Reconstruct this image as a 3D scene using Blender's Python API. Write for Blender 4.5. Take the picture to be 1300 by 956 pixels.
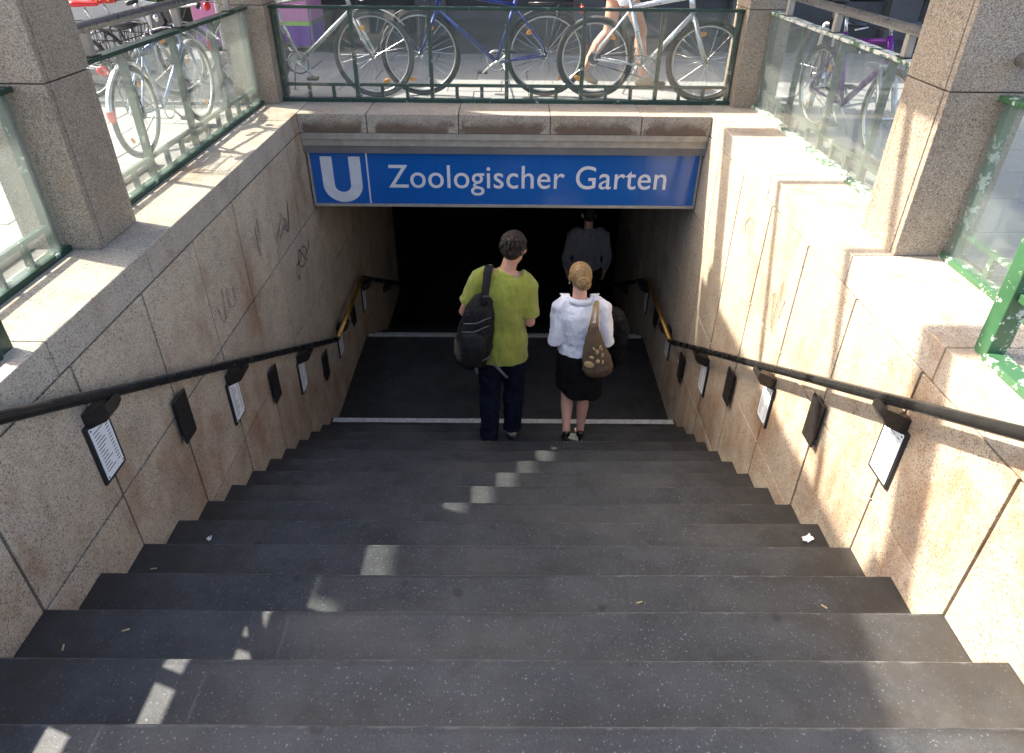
import bpy, bmesh, math, random
from mathutils import Vector, Matrix, Euler, noise
random.seed(7)
PI = math.pi
rad = math.radians
S = bpy.context.scene
for o in list(bpy.data.objects): bpy.data.objects.remove(o)
COL = S.collection

# ------------------------------------------------------------------ camera
CZ = 1.365
FPX = 853.42
_p, _y, _r = rad(32.3), rad(.36), rad(.59)
FW = Vector((math.sin(_y)*math.cos(_p), math.cos(_y)*math.cos(_p), -math.sin(_p)))
RT = Vector((math.cos(_y), -math.sin(_y), 0))
UP = RT.cross(FW)
RT, UP = RT*math.cos(_r)+UP*math.sin(_r), UP*math.cos(_r)-RT*math.sin(_r)
cd = bpy.data.cameras.new('camera'); cam = bpy.data.objects.new('camera', cd); COL.objects.link(cam)
m = Matrix((RT, UP, -FW)).transposed().to_4x4(); m.translation = (0, 0, CZ); cam.matrix_world = m
cd.sensor_width = 36; cd.lens = FPX/1300*36; cd.shift_y = -44.5/1300
cd.clip_start = .02; cd.clip_end = 2000
S.camera = cam
S.render.engine = 'CYCLES'
S.render.resolution_x, S.render.resolution_y = 1024, 753

def ray(px, py): return FW+RT*((px-650)/FPX)-UP*((py-433.5)/FPX)
def at_y(px, py, y): v = ray(px, py); return v*(y/v.y)+Vector((0, 0, CZ))
def at_z(px, py, z): v = ray(px, py); return v*((z-CZ)/v.z)+Vector((0, 0, CZ))

# ------------------------------------------------------------------ light
SUN = Vector((.90, -.31, -1)).normalized()
W = bpy.data.worlds.new('World'); S.world = W; W.use_nodes = True
nt = W.node_tree; nt.nodes.clear()
sky = nt.nodes.new('ShaderNodeTexSky'); sky.sky_type = 'NISHITA'; sky.sun_disc = False
sky.sun_elevation = math.asin(-SUN.z); sky.sun_rotation = math.atan2(-SUN.x, -SUN.y)
sky.air_density = .75; sky.dust_density = 4.0; sky.ozone_density = .2
bg = nt.nodes.new('ShaderNodeBackground'); bg.inputs[1].default_value = .15
wo = nt.nodes.new('ShaderNodeOutputWorld')
nt.links.new(sky.outputs[0], bg.inputs[0]); nt.links.new(bg.outputs[0], wo.inputs[0])
sl = bpy.data.lights.new('sun', 'SUN'); sl.energy = 3.0; sl.angle = rad(.7); sl.color = (1, .93, .82)
so = bpy.data.objects.new('sun', sl); COL.objects.link(so)
so.rotation_euler = SUN.to_track_quat('-Z', 'Y').to_euler(); so.location = (-6, 3, 8)
S.view_settings.view_transform = 'Standard'; S.view_settings.look = 'None'
S.view_settings.exposure = 2.45; S.view_settings.gamma = 1

# ------------------------------------------------------------------ helpers
class MB:
    def __init__(s): s.v = []; s.f = []
    def box(s, x0, x1, y0, y1, z0, z1):
        b = len(s.v)
        s.v += [(x, y, z) for z in (z0, z1) for y in (y0, y1) for x in (x0, x1)]
        s.f += [tuple(b+i for i in q) for q in ((0,2,3,1),(4,5,7,6),(0,1,5,4),(2,6,7,3),(0,4,6,2),(1,3,7,5))]
        return s
    def loft(s, C, R1, R2=None, right=(1,0,0), n=12, cap=.5):
        C = [Vector(c) for c in C]; k = len(C); R2 = R2 or R1
        rings = []
        ref = Vector(right)
        for i in range(k):
            t = (C[min(i+1,k-1)]-C[max(i-1,0)]).normalized()
            a = ref-t*ref.dot(t)
            if a.length < 1e-3: a = Vector((0,1,0))-t*t.y
            if a.length < 1e-3: a = Vector((0,0,1))
            a.normalize(); c = t.cross(a)
            b0 = len(s.v); rings.append(b0)
            for j in range(n):
                q = 2*PI*j/n
                s.v.append(tuple(C[i]+a*(R1[i]*math.cos(q))+c*(R2[i]*math.sin(q))))
        for i in range(k-1):
            for j in range(n):
                s.f.append((rings[i]+j, rings[i]+(j+1)%n, rings[i+1]+(j+1)%n, rings[i+1]+j))
        for e, i, nb in ((0, 0, 1), (1, k-1, k-2)):
            d = (C[i]-C[nb]).normalized()*min(R1[i], R2[i])*cap
            b0 = len(s.v); s.v.append(tuple(C[i]+d))
            for j in range(n):
                q = (rings[i]+j, rings[i]+(j+1)%n, b0)
                s.f.append(q[::-1] if e == 0 else q)
        return s
    def tube(s, pts, r, n=8, cap=0.0):
        return s.loft(pts, [r]*len(pts), n=n, cap=cap, right=(.31,.2,.93))
    def torus(s, c, R, r, ax='y', n=40, k=8, a0=0, a1=2*PI, rz=None):
        c = Vector(c); full = abs(a1-a0-2*PI) < 1e-6; b0 = len(s.v); m_ = n if full else n+1; rz = rz or r
        for i in range(m_):
            a = a0+(a1-a0)*i/n
            for j in range(k):
                q = 2*PI*j/k; rr = R+r*math.cos(q); h = rz*math.sin(q)
                p = {'y': (rr*math.cos(a), h, rr*math.sin(a)), 'z': (rr*math.cos(a), rr*math.sin(a), h), 'x': (h, rr*math.cos(a), rr*math.sin(a))}[ax]
                s.v.append(tuple(c+Vector(p)))
        for i in range(n):
            i2 = (i+1) % m_
            for j in range(k):
                s.f.append((b0+i*k+j, b0+i*k+(j+1)%k, b0+i2*k+(j+1)%k, b0+i2*k+j))
        return s
    def ell(s, c, rx, ry, rz, n=16, k=10, M=None):
        c = Vector(c); b0 = len(s.v)
        def put(p):
            p = Vector(p)
            if M: p = M @ p
            s.v.append(tuple(c+p))
        put((0,0,-rz))
        for i in range(1, k):
            a = -PI/2+PI*i/k
            for j in range(n):
                q = 2*PI*j/n; put((rx*math.cos(a)*math.cos(q), ry*math.cos(a)*math.sin(q), rz*math.sin(a)))
        put((0,0,rz)); top = len(s.v)-1
        for j in range(n): s.f.append((b0, b0+1+(j+1)%n, b0+1+j))
        for i in range(k-2):
            for j in range(n):
                s.f.append((b0+1+i*n+j, b0+1+i*n+(j+1)%n, b0+1+(i+1)*n+(j+1)%n, b0+1+(i+1)*n+j))
        o = b0+1+(k-2)*n
        for j in range(n): s.f.append((o+j, o+(j+1)%n, top))
        return s
    def prism(s, P, a, b, f):        # polygon P (u,w); extruded a..b ; f(u,w,h)->xyz
        n = len(P); b0 = len(s.v)
        for h in (a, b): s.v += [tuple(f(u, w, h)) for u, w in P]
        s.f.append(tuple(b0+i for i in range(n))[::-1]); s.f.append(tuple(b0+n+i for i in range(n)))
        for i in range(n): s.f.append((b0+i, b0+(i+1)%n, b0+n+(i+1)%n, b0+n+i))
        return s

def base_of(p):
    while p.parent: p = p.parent
    return Vector(p.location)
def obj(name, mb, mat, parent=None, local=False, smooth=False, bevel=0, recalc=True, remesh=0, disp=0, dscale=.06, sub=0):
    me = bpy.data.meshes.new(name)
    b = Vector((0,0,0)) if (local or parent is None) else base_of(parent)
    me.from_pydata([tuple(Vector(v)-b) for v in mb.v], [], mb.f)
    if recalc:
        bm = bmesh.new(); bm.from_mesh(me); bmesh.ops.recalc_face_normals(bm, faces=bm.faces); bm.to_mesh(me); bm.free()
    if smooth: me.polygons.foreach_set('use_smooth', [True]*len(me.polygons))
    me.materials.append(mat)
    o = bpy.data.objects.new(name, me); COL.objects.link(o)
    if parent: o.parent = parent
    if remesh:
        r = o.modifiers.new('r', 'REMESH'); r.mode = 'VOXEL'; r.voxel_size = remesh; r.use_smooth_shade = True
        k = o.modifiers.new('s', 'SMOOTH'); k.factor = .5; k.iterations = 4
    if disp:
        tx = bpy.data.textures.new('folds', 'CLOUDS'); tx.noise_scale = dscale; tx.noise_depth = 2
        d = o.modifiers.new('d', 'DISPLACE'); d.texture = tx; d.strength = disp; d.mid_level = .5; d.texture_coords = 'LOCAL'
    if bevel:
        bv = o.modifiers.new('b', 'BEVEL'); bv.width = bevel; bv.segments = 2; bv.limit_method = 'ANGLE'
    if sub:
        q = o.modifiers.new('u', 'SUBSURF'); q.levels = sub; q.render_levels = sub
    return o
def tag(o, label, cat, group=None):
    o['label'] = label; o['category'] = cat
    if group: o['group'] = group
    return o
def thing(name, label, cat, loc=(0,0,0), rz=0, group=None):
    o = bpy.data.objects.new(name, None); COL.objects.link(o); o.empty_display_size = .1
    o.location = loc; o.rotation_euler = (0, 0, rz)
    return tag(o, label, cat, group)
def struct(o): o['kind'] = 'structure'; return o

# ------------------------------------------------------------------ materials
class NT:
    def __init__(s, name):
        s.m = bpy.data.materials.new(name); s.m.use_nodes = True; s.t = s.m.node_tree; s.t.nodes.clear()
        s.out = s.n('ShaderNodeOutputMaterial')
        g = s.n('ShaderNodeNewGeometry'); s.pos = g.outputs['Position']; s.geo = g
    def n(s, t): return s.t.nodes.new(t)
    def l(s, a, b): s.t.links.new(a, b)
    def set(s, node, **k):
        for a, v in k.items():
            i = node.inputs[a.replace('_', ' ')] if a.replace('_', ' ') in node.inputs else node.inputs[a]
            if hasattr(v, 'is_output'): s.l(v, i)
            else: i.default_value = v
        return node
    def map(s, scale=(1,1,1), src=None):
        mp = s.n('ShaderNodeMapping'); mp.inputs['Scale'].default_value = scale; s.l(src or s.pos, mp.inputs[0]); return mp.outputs[0]
    def noise(s, scale, detail=3, rough=.55, vec=None, out='Fac'):
        q = s.n('ShaderNodeTexNoise'); q.inputs['Scale'].default_value = scale; q.inputs['Detail'].default_value = detail
        q.inputs['Roughness'].default_value = rough; s.l(vec or s.pos, q.inputs['Vector']); return q.outputs[out]
    def vor(s, scale, out='Distance', vec=None):
        q = s.n('ShaderNodeTexVoronoi'); q.inputs['Scale'].default_value = scale; s.l(vec or s.pos, q.inputs['Vector']); return q.outputs[out]
    def rng(s, v, a, b, c=0., d=1., smooth=False):
        q = s.n('ShaderNodeMapRange'); q.clamp = True
        if smooth: q.interpolation_type = 'SMOOTHSTEP'
        s.l(v, q.inputs[0]); q.inputs[1].default_value = a; q.inputs[2].default_value = b; q.inputs[3].default_value = c; q.inputs[4].default_value = d
        return q.outputs[0]
    def math(s, op, a, b=None):
        q = s.n('ShaderNodeMath'); q.operation = op
        for i, v in enumerate((a, b)):
            if v is None: continue
            if hasattr(v, 'is_output'): s.l(v, q.inputs[i])
            else: q.inputs[i].default_value = v
        return q.outputs[0]
    def mix(s, f, a, b, mode='MIX'):
        q = s.n('ShaderNodeMix'); q.data_type = 'RGBA'; q.blend_type = mode
        for i, v in ((0, f), (6, a), (7, b)):
            if hasattr(v, 'is_output'): s.l(v, q.inputs[i])
            else: q.inputs[i].default_value = v if i == 0 else (*v[:3], 1)
        return q.outputs[2]
    def bump(s, h, strength=.3, dist=.002):
        q = s.n('ShaderNodeBump'); q.inputs['Strength'].default_value = strength; q.inputs['Distance'].default_value = dist
        s.l(h, q.inputs['Height']); return q.outputs[0]
    def pbsdf(s, col, rough=.6, metal=0, normal=None, spec=.5):
        q = s.n('ShaderNodeBsdfPrincipled')
        for k, v in (('Base Color', col), ('Roughness', rough), ('Metallic', metal), ('Specular IOR Level', spec)):
            if hasattr(v, 'is_output'): s.l(v, q.inputs[k])
            else: q.inputs[k].default_value = (*v[:3], 1) if k == 'Base Color' else v
        if normal: s.l(normal, q.inputs['Normal'])
        return q.outputs[0]
    def done(s, sh): s.l(sh, s.out.inputs[0]); return s.m
    def rand(s):
        q = s.n('ShaderNodeObjectInfo'); return q.outputs['Random']
    def sep(s, v):
        q = s.n('ShaderNodeSeparateXYZ'); s.l(v, q.inputs[0]); return q.outputs

def granite(name, base=(.40,.345,.275), dark=(.085,.07,.055), stain=.75, edge=False, dens=.5, band=False):
    t = NT(name)
    big = t.noise(1.3, 5, .6)
    c = t.mix(t.rng(big, .35, .7), base, tuple(b*.80 for b in base))
    c = t.mix(t.rng(t.rand(), 0, 1, 0, .6), c, (base[0]*.74, base[1]*.72, base[2]*.68))
    # mineral grains: light, brown and dark crystals of two sizes
    for sc, lo, am in ((270, .82-dens*.05, .72), (165, .91-dens*.03, .7)):
        vv = t.n('ShaderNodeTexVoronoi'); vv.inputs['Scale'].default_value = sc
        wv = t.n('ShaderNodeVectorMath'); wv.operation = 'ADD'; t.l(t.pos, wv.inputs[0])
        ws = t.n('ShaderNodeVectorMath'); ws.operation = 'SCALE'; ws.inputs['Scale'].default_value = .006; t.l(t.noise(90, 2, .6, out='Color'), ws.inputs[0]); t.l(ws.outputs[0], wv.inputs[1])
        t.l(wv.outputs[0], vv.inputs['Vector'])
        cr, cg, cb = t.sep(vv.outputs['Color'])
        if sc > 200: c = t.mix(t.rng(cg, .35, 1.0, 0, .5), c, (.56,.51,.44)); c = t.mix(t.rng(cb, .65, 1.0, 0, .45), c, (.25,.17,.11))
        k_ = t.math('SUBTRACT', cr, t.rng(t.noise(6, 3, .6), .3, .7, -.06, .06))
        c = t.mix(t.rng(k_, lo, lo+.06, 0, am), c, dark)
    # rusty run-off, drawn out downwards
    st = t.noise(2.1, 4, .62, t.map((1, 1, .55)))
    st2 = t.noise(5.5, 4, .65, t.map((1, 1, .6)))
    msk = t.math('MULTIPLY', t.rng(st, .46, .70, 0, 1, True), t.rng(st2, .34, .62))
    c = t.mix(t.math('MULTIPLY', msk, stain), c, (.215,.115,.05))
    if band:      # hand and rust grime along the handrail
        px_, py_, pz_ = t.sep(t.pos)
        ln = t.math('SUBTRACT', t.math('ADD', pz_, t.math('MULTIPLY', py_, .548)), .36)
        ln = t.math('ABSOLUTE', t.math('ADD', ln, t.rng(t.noise(2.3, 4, .65), .3, .7, -.28, .28)))
        bm_ = t.math('MULTIPLY', t.rng(ln, .10, .42, 1, 0, True), t.rng(t.noise(4.4, 5, .7, t.map((1, 1, .45))), .42, .66))
        c = t.mix(t.math('MULTIPLY', bm_, .75), c, (.23,.12,.055))
    gd = t.noise(3.3, 6, .7)
    c = t.mix(t.rng(gd, .52, .80, 0, .5), c, (.15,.125,.10))
    if edge:      # brown damp patch inside each block, paler at the joints and along the top
        g = t.n('ShaderNodeTexCoord').outputs['Generated']; x, y, z = t.sep(g)
        wob = t.rng(t.noise(9, 4, .65), .3, .7, -.10, .10)
        ex = t.math('MINIMUM', x, t.math('SUBTRACT', 1.0, x))
        ex = t.math('ADD', ex, wob); ez = t.math('ADD', t.math('SUBTRACT', .82, z), t.math('MULTIPLY', wob, 1.7))
        k = t.math('MULTIPLY', t.rng(ex, .03, .12, 0, 1, True), t.rng(ez, -.05, .6, 0, 1, True))
        c = t.mix(t.math('MULTIPLY', k, .85), c, (.085,.05,.028))
    bh = t.math('ADD', t.noise(130, 2, .6), t.math('MULTIPLY', t.noise(18, 3, .6), 1.5))
    return t.done(t.pbsdf(c, t.rng(big, .3, .7, .55, .8), 0, t.bump(bh, .35, .0018), .35))
M = {}
M['granite'] = granite('granite', (.54,.435,.305), stain=.7, band=True)
M['granite_coping'] = granite('granite_coping', (.46,.40,.315), stain=.75, dens=-.3)
M['granite_face'] = granite('granite_face', (.40,.34,.27), stain=.4, edge=True)
M['granite_pillar'] = granite('granite_pillar', (.285,.228,.160), stain=.4, dens=.7)

def step_mat():
    t = NT('step_stone')
    c = t.mix(t.rng(t.noise(2.2, 5, .65), .33, .68), (.020,.0225,.025), (.050,.052,.053))
    c = t.mix(t.rng(t.noise(150, 3, .7), .45, .72, 0, .6), c, (.070,.075,.078))
    vd = t.n('ShaderNodeTexVoronoi'); vd.inputs['Scale'].default_value = 95; t.l(t.pos, vd.inputs['Vector'])
    vr = t.sep(vd.outputs['Color'])[0]
    sp = t.math('MULTIPLY', t.rng(vd.outputs['Distance'], .20, .30, 1, 0), t.rng(vr, .74, .80))
    c = t.mix(t.math('MULTIPLY', sp, .45), c, (.20,.21,.21))
    vd2 = t.n('ShaderNodeTexVoronoi'); vd2.inputs['Scale'].default_value = 60; t.l(t.pos, vd2.inputs['Vector'])
    sp2 = t.math('MULTIPLY', t.rng(vd2.outputs['Distance'], .16, .24, 1, 0), t.rng(t.sep(vd2.outputs['Color'])[1], .86, .9))
    c = t.mix(t.math('MULTIPLY', sp2, .45), c, (.25,.25,.25))
    # trodden gum and oily blots
    vg = t.n('ShaderNodeTexVoronoi'); vg.inputs['Scale'].default_value = 4.2; t.l(t.pos, vg.inputs['Vector'])
    gd = t.math('ADD', vg.outputs['Distance'], t.rng(t.noise(30, 2), .3, .7, -.03, .03))
    gm = t.math('MULTIPLY', t.rng(gd, .075, .115, 1, 0), t.rng(t.sep(vg.outputs['Color'])[2], .38, .43))
    c = t.mix(t.math('MULTIPLY', gm, .75), c, (.016,.016,.017))
    c = t.mix(t.rng(t.noise(6, 6, .75), .50, .72, 0, .7), c, (.024,.022,.020))
    c = t.mix(t.rng(t.noise(1.1, 4, .6, t.map((1, 2.2, 1))), .52, .68, 0, .4), c, (.080,.074,.064))
    c = t.mix(t.rng(t.noise(17, 5, .8, t.map((1, .35, 1))), .60, .74, 0, .45), c, (.020,.018,.017))
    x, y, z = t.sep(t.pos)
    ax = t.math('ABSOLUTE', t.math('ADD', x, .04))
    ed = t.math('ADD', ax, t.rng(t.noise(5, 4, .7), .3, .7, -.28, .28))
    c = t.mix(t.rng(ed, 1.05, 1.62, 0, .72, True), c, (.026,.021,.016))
    ge = t.sep(t.n('ShaderNodeTexCoord').outputs['Generated'])[1]
    wr_ = t.math('ADD', ge, t.rng(t.noise(14, 4, .7), .3, .7, -.035, .025))
    c = t.mix(t.rng(wr_, .94, .985, 0, .8, True), c, (.135,.135,.13))
    h = t.math('ADD', t.noise(160, 2, .6), t.noise(45, 2, .6))
    return t.done(t.pbsdf(c, t.rng(t.noise(7, 3), .3, .7, .5, .75), 0, t.bump(h, .4, .0016), .4))
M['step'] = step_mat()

def plain(name, col, rough=.6, metal=0, var=.25, nscale=25, bump=.15, spec=.5, bscale=120):
    t = NT(name)
    c = t.mix(t.rng(t.noise(nscale, 4, .6), .3, .7, 0, 1), col, tuple(k*(1-var) for k in col))
    r = t.rng(t.noise(nscale*.6, 3), .3, .7, max(.02, rough-.08), min(1, rough+.08))
    return t.done(t.pbsdf(c, r, metal, t.bump(t.noise(bscale, 3), bump if metal < .6 else .02, .001), spec))
def chipped(name, paint, under, amount=.6):
    t = NT(name)
    n1 = t.noise(16, 5, .68); n2 = t.noise(60, 3, .6)
    k = t.math('ADD', n1, t.rng(n2, .3, .7, -.05, .05))
    msk = t.rng(k, amount, amount+.02)
    c = t.mix(t.rng(t.noise(5, 4), .3, .7), paint, tuple(p*.65 for p in paint))
    c = t.mix(msk, c, under)
    c = t.mix(t.rng(t.noise(33, 5, .7), .62, .72, 0, .7), c, (.09,.05,.03))
    return t.done(t.pbsdf(c, t.rng(msk, 0, 1, .35, .7), 0, t.bump(t.math('SUBTRACT', 1., msk), .5, .001)))
M['green'] = chipped('green_paint', (.055,.085,.06), (.30,.33,.28), .64)
M['green_sunlit'] = chipped('green_paint_worn_lit', (.045,.125,.055), (.42,.45,.38), .565)  # worn green of the sunny side, sunlight put into the brighter tone
M['green_pale'] = chipped('green_paint_flaked', (.06,.14,.07), (.52,.52,.46), .47)
M['green_shaded'] = chipped('green_paint_shaded', (.012,.045,.03), (.30,.33,.30), .63)  # same green on shaded rails, the shade put into the colour
M['steel'] = plain('brushed_steel', (.46,.45,.43), .32, .9, .3, 30, .1)
M['steel_dark'] = plain('dark_rail_steel', (.06,.057,.052), .26, .7, .2, 18, .1)
M['bronze'] = plain('dark_bronze_plate', (.040,.034,.03), .4, .3, .5, 30, .15)
M['brass'] = plain('worn_brass', (.45,.26,.07), .35, .8, .4, 20)
M['cream'] = plain('cream_metal', (.36,.32,.26), .5, .1, .3, 12)
M['dark_gap'] = plain('dark_metal', (.02,.02,.02), .6)
M['concrete'] = plain('concrete', (.16,.15,.14), .85, 0, .35, 3, .3)
M['tunnel'] = plain('tunnel_darkness', (.04,.03,.025), .8, 0, .4, 3, .3)  # lack of light deep inside put into a near-black colour
M['tunnel_red'] = plain('tunnel_red_paint', (.16,.02,.015), .6, 0, .3, 3, .2)
M['mark'] = plain('white_edge_paint', (.66,.66,.62), .6, 0, .45, 30, .3)
M['paper'] = plain('white_paper', (.78,.78,.76), .6, 0, .06)
M['ink'] = plain('printed_ink', (.06,.06,.065), .6)
M['chrome'] = plain('chrome', (.62,.62,.62), .18, 1, .1)
M['alu'] = plain('aluminium', (.62,.62,.60), .35, .85, .1)
M['rubber'] = plain('tyre_rubber', (.035,.034,.032), .75, 0, .3, 60, .4)
M['rubber_grey'] = plain('grey_tyre_rubber', (.12,.115,.105), .75, 0, .3, 60, .4)
M['black_plastic'] = plain('black_plastic', (.02,.02,.021), .38)
M['orange'] = plain('orange_reflector', (.85,.33,.02), .3, 0, .1)
M['red_plastic'] = plain('red_plastic', (.6,.03,.03), .3, 0, .1)
M['sign_blue'] = plain('sign_blue', (.008,.10,.36), .12, 0, .12, 2, .02, .6)
M['sign_white'] = plain('sign_white', (.62,.63,.63), .25, 0, .06)
M['graffiti'] = plain('graffiti_ink', (.07,.07,.075), .5, 0, .3)

def glass_mat(name, tint=(.93,.975,.955), dust=.2, dustcol=(.55,.60,.55)):
    t = NT(name)
    tr = t.n('ShaderNodeBsdfTransparent'); tr.inputs[0].default_value = (*tint, 1)
    gl = t.n('ShaderNodeBsdfGlossy'); gl.inputs['Roughness'].default_value = .015
    lw = t.n('ShaderNodeLayerWeight'); lw.inputs[0].default_value = .5
    fr = t.math('ADD', t.math('MULTIPLY', t.math('POWER', lw.outputs['Facing'], 5.0), .9), .04)
    m1 = t.n('ShaderNodeMixShader'); t.l(fr, m1.inputs[0]); t.l(tr.outputs[0], m1.inputs[1]); t.l(gl.outputs[0], m1.inputs[2])
    df = t.n('ShaderNodeBsdfDiffuse'); df.inputs[0].default_value = (*dustcol, 1)
    tl = t.n('ShaderNodeBsdfTranslucent'); tl.inputs[0].default_value = (*dustcol, 1)
    md = t.n('ShaderNodeMixShader'); md.inputs[0].default_value = .45; t.l(df.outputs[0], md.inputs[1]); t.l(tl.outputs[0], md.inputs[2])
    d1 = t.noise(3.5, 6, .7, t.map((1, 1, .4))); d2 = t.noise(40, 4, .7, t.map((1, 1, .12)))
    k = t.math('MULTIPLY', t.rng(d1, .25, .8, .35, 1.4), t.rng(d2, .2, .8, .6, 1.3))
    z = t.sep(t.pos)[2]
    m2 = t.n('ShaderNodeMixShader'); t.l(t.math('MULTIPLY', k, dust), m2.inputs[0]); t.l(m1.outputs[0], m2.inputs[1]); t.l(md.outputs[0], m2.inputs[2])
    return t.done(m2.outputs[0])
M['glass'] = glass_mat('dusty_glass', (.935,.96,.945), dust=.16, dustcol=(.42,.46,.42))
M['glass_clear'] = glass_mat('clear_glass', (.95,.975,.965), .07)

def cloth(name, col, rough=.85, var=.2, wscale=600, fold=.0):
    t = NT(name)
    c = t.mix(t.rng(t.noise(9, 4, .6), .3, .7), col, tuple(k*(1-var) for k in col))
    n1 = t.n('ShaderNodeTexCoord').outputs['Object']
    h = t.math('ADD', t.noise(350, 2, .5, n1), t.math('MULTIPLY', t.noise(14, 3, .5, t.map((1.6, 1, .5), n1)), 9.0))
    q = t.n('ShaderNodeBsdfPrincipled'); t.l(c, q.inputs['Base Color']); q.inputs['Roughness'].default_value = rough
    q.inputs['Specular IOR Level'].default_value = .2; q.inputs['Sheen Weight'].default_value = .25 if max(col) > .2 else .0
    t.l(t.bump(h, .7, .0045), q.inputs['Normal'])
    return t.done(q.outputs[0])
M['lime'] = cloth('lime_cotton', (.33,.35,.055))
M['denim'] = cloth('dark_denim', (.008,.012,.030), .9, .45)
M['white_cotton'] = cloth('white_cotton', (.80,.82,.87), .8, .05)
M['black_cloth'] = cloth('black_cloth', (.006,.006,.007), .85)
M['grey_shirt'] = cloth('grey_cotton', (.22,.21,.21), .85)
M['nylon'] = cloth('black_nylon', (.013,.013,.014), .6)
M['webbing'] = cloth('grey_webbing', (.14,.15,.17), .7)
M['brown_canvas'] = cloth('brown_canvas', (.135,.095,.062), .85)
M['tan_leather'] = plain('tan_leather', (.40,.27,.12), .5)
M['beige_patch'] = cloth('beige_patch', (.52,.38,.19), .85)
M['suede'] = cloth('beige_suede', (.42,.35,.25), .9)
M['black_leather'] = plain('black_leather', (.012,.012,.013), .3)
M['red_cloth'] = cloth('red_cloth', (.5,.03,.04), .8)
def skin(name, col):
    t = NT(name)
    c = t.mix(t.rng(t.noise(12, 4, .6), .3, .7), col, (col[0]*.9, col[1]*.75, col[2]*.72))
    q = t.n('ShaderNodeBsdfPrincipled'); t.l(c, q.inputs['Base Color']); q.inputs['Roughness'].default_value = .5
    q.inputs['Subsurface Weight'].default_value = .12; q.inputs['Subsurface Radius'].default_value = (.012,.005,.003)
    t.l(t.bump(t.noise(260, 3), .2, .0006), q.inputs['Normal'])
    return t.done(q.outputs[0])
M['skin'] = skin('skin', (.58,.32,.22)); M['skin_pale'] = skin('skin_pale', (.66,.42,.32))
def hair(name, col, hi, vec=(1,1,.12)):
    t = NT(name); oc = t.n('ShaderNodeTexCoord').outputs['Object']
    s_ = t.noise(230, 3, .6, t.map(vec, oc))
    c = t.mix(t.rng(s_, .35, .68), col, hi)
    c = t.mix(t.rng(t.noise(22, 3, .6, oc), .4, .7, 0, .5), c, tuple(k*.45 for k in col))
    return t.done(t.pbsdf(c, .6, 0, t.bump(s_, .8, .004), .25))
M['hair_brown'] = hair('brown_hair', (.020,.0125,.008), (.045,.029,.019))
M['hair_blond'] = hair('blond_hair', (.17,.092,.032), (.46,.31,.145), (.7,1,.3))
M['eye'] = plain('eye_white', (.75,.74,.72), .2)

# ------------------------------------------------------------------ layout numbers (metres; street level z = 0)
TD, RS = .2945, .1614                      # tread, riser
NY, NZ = 1.2873, -.6536                    # nosing number 0
XL, XR = -1.703, 1.620                     # stairwell wall faces
ZC = .03                                   # top of the coping
YB = 5.48                                  # front of the beam over the tunnel mouth
LAND = NZ-14*RS                            # landing level
Y2 = 6.93                                  # edge of the second flight
def nos(k): return NY+k*TD, NZ-k*RS
def noseline(y): return NZ-(y-NY)/TD*RS

# ------------------------------------------------------------------ ground
g = MB()
hx0, hx1, hy0, hy1 = XL-.42, XR+.42, nos(-5)[0], 5.92
for a in ((-400, hx0, -400, 400), (hx1, 400, -400, 400), (hx0, hx1, -400, hy0), (hx0, hx1, hy1, 400)):
    b = len(g.v); g.v += [(a[0],a[2],-.03),(a[1],a[2],-.03),(a[1],a[3],-.03),(a[0],a[3],-.03)]; g.f.append((b,b+1,b+2,b+3))
def pave_mat(name, col):
    t = NT(name)
    c = t.mix(t.rng(t.noise(2.5, 5, .65), .3, .7), col, tuple(k*.78 for k in col))
    c = t.mix(t.rng(t.rand(), 0, 1, 0, .3), c, tuple(k*.7 for k in col))
    c = t.mix(t.rng(t.noise(120, 3, .7), .5, .7, 0, .35), c, (.12,.12,.12))
    c = t.mix(t.rng(t.noise(11, 5, .7), .58, .72, 0, .5), c, (.14,.13,.12))
    return t.done(t.pbsdf(c, .8, 0, t.bump(t.noise(90, 3), .3, .002), .3))
M['pave'] = pave_mat('paving_stone', (.27,.265,.26)); M['pave_base'] = pave_mat('paving_bed', (.13,.125,.12))
pavement = struct(obj('pavement', g, M['pave_base'], recalc=False))
slab = obj('paving_slab', MB().box(-.247,.247,-.247,.247,-.05,0), M['pave'], pavement, local=True, bevel=.004)
first = True
for (x0, nx, y0, ny) in ((-3.6, 13, 6.22, 5), (2.42, 8, 2.0, 14), (-4.6, 5, 3.0, 6)):
    for i in range(nx):
        for j in range(ny):
            o = slab if first else slab.copy()
            if not first: COL.objects.link(o); o.parent = pavement
            first = False
            off = .25 if (j % 2) else 0
            o.location = (x0+.5*i+off+.02, y0+.5*j, random.uniform(-.003, .003))
            o.rotation_euler = (random.uniform(-.004,.004), random.uniform(-.004,.004), 0)

# ------------------------------------------------------------------ stairs
stairs = struct(bpy.data.objects.new('staircase', None)); COL.objects.link(stairs); stairs.location = (0, 0, 0)
def wavy_step(y0, y1, z1, z0):
    """a tread slab with a slightly worn, uneven nosing"""
    mb = MB(); n = 24
    xs = [XL-.006+(XR-XL+.012)*i/n for i in range(n+1)]
    prof = []
    for x in xs:
        w = noise.noise((x*1.7, y1*3, 1.3))*.004; h = noise.noise((x*1.1, y1*2, 7.7))*.003-.003*math.exp(-((x+.04)/.8)**2)
        prof.append([(x,y0,z0),(x,y0,z1),(x,y1-.03,z1),(x,y1-.010+w,z1-.001+h),(x,y1-.002+w,z1-.010+h),(x,y1+w,z1-.03),(x,y1,z0)])
    for p in prof: mb.v += p
    k = 7
    for i in range(n):
        for j in range(k): mb.f.append((i*k+j, (i+1)*k+j, (i+1)*k+(j+1)%k, i*k+(j+1)%k))
    mb.f.append(tuple(range(k))); mb.f.append(tuple(n*k+j for j in range(k))[::-1])
    return mb
steps = {}
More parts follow.
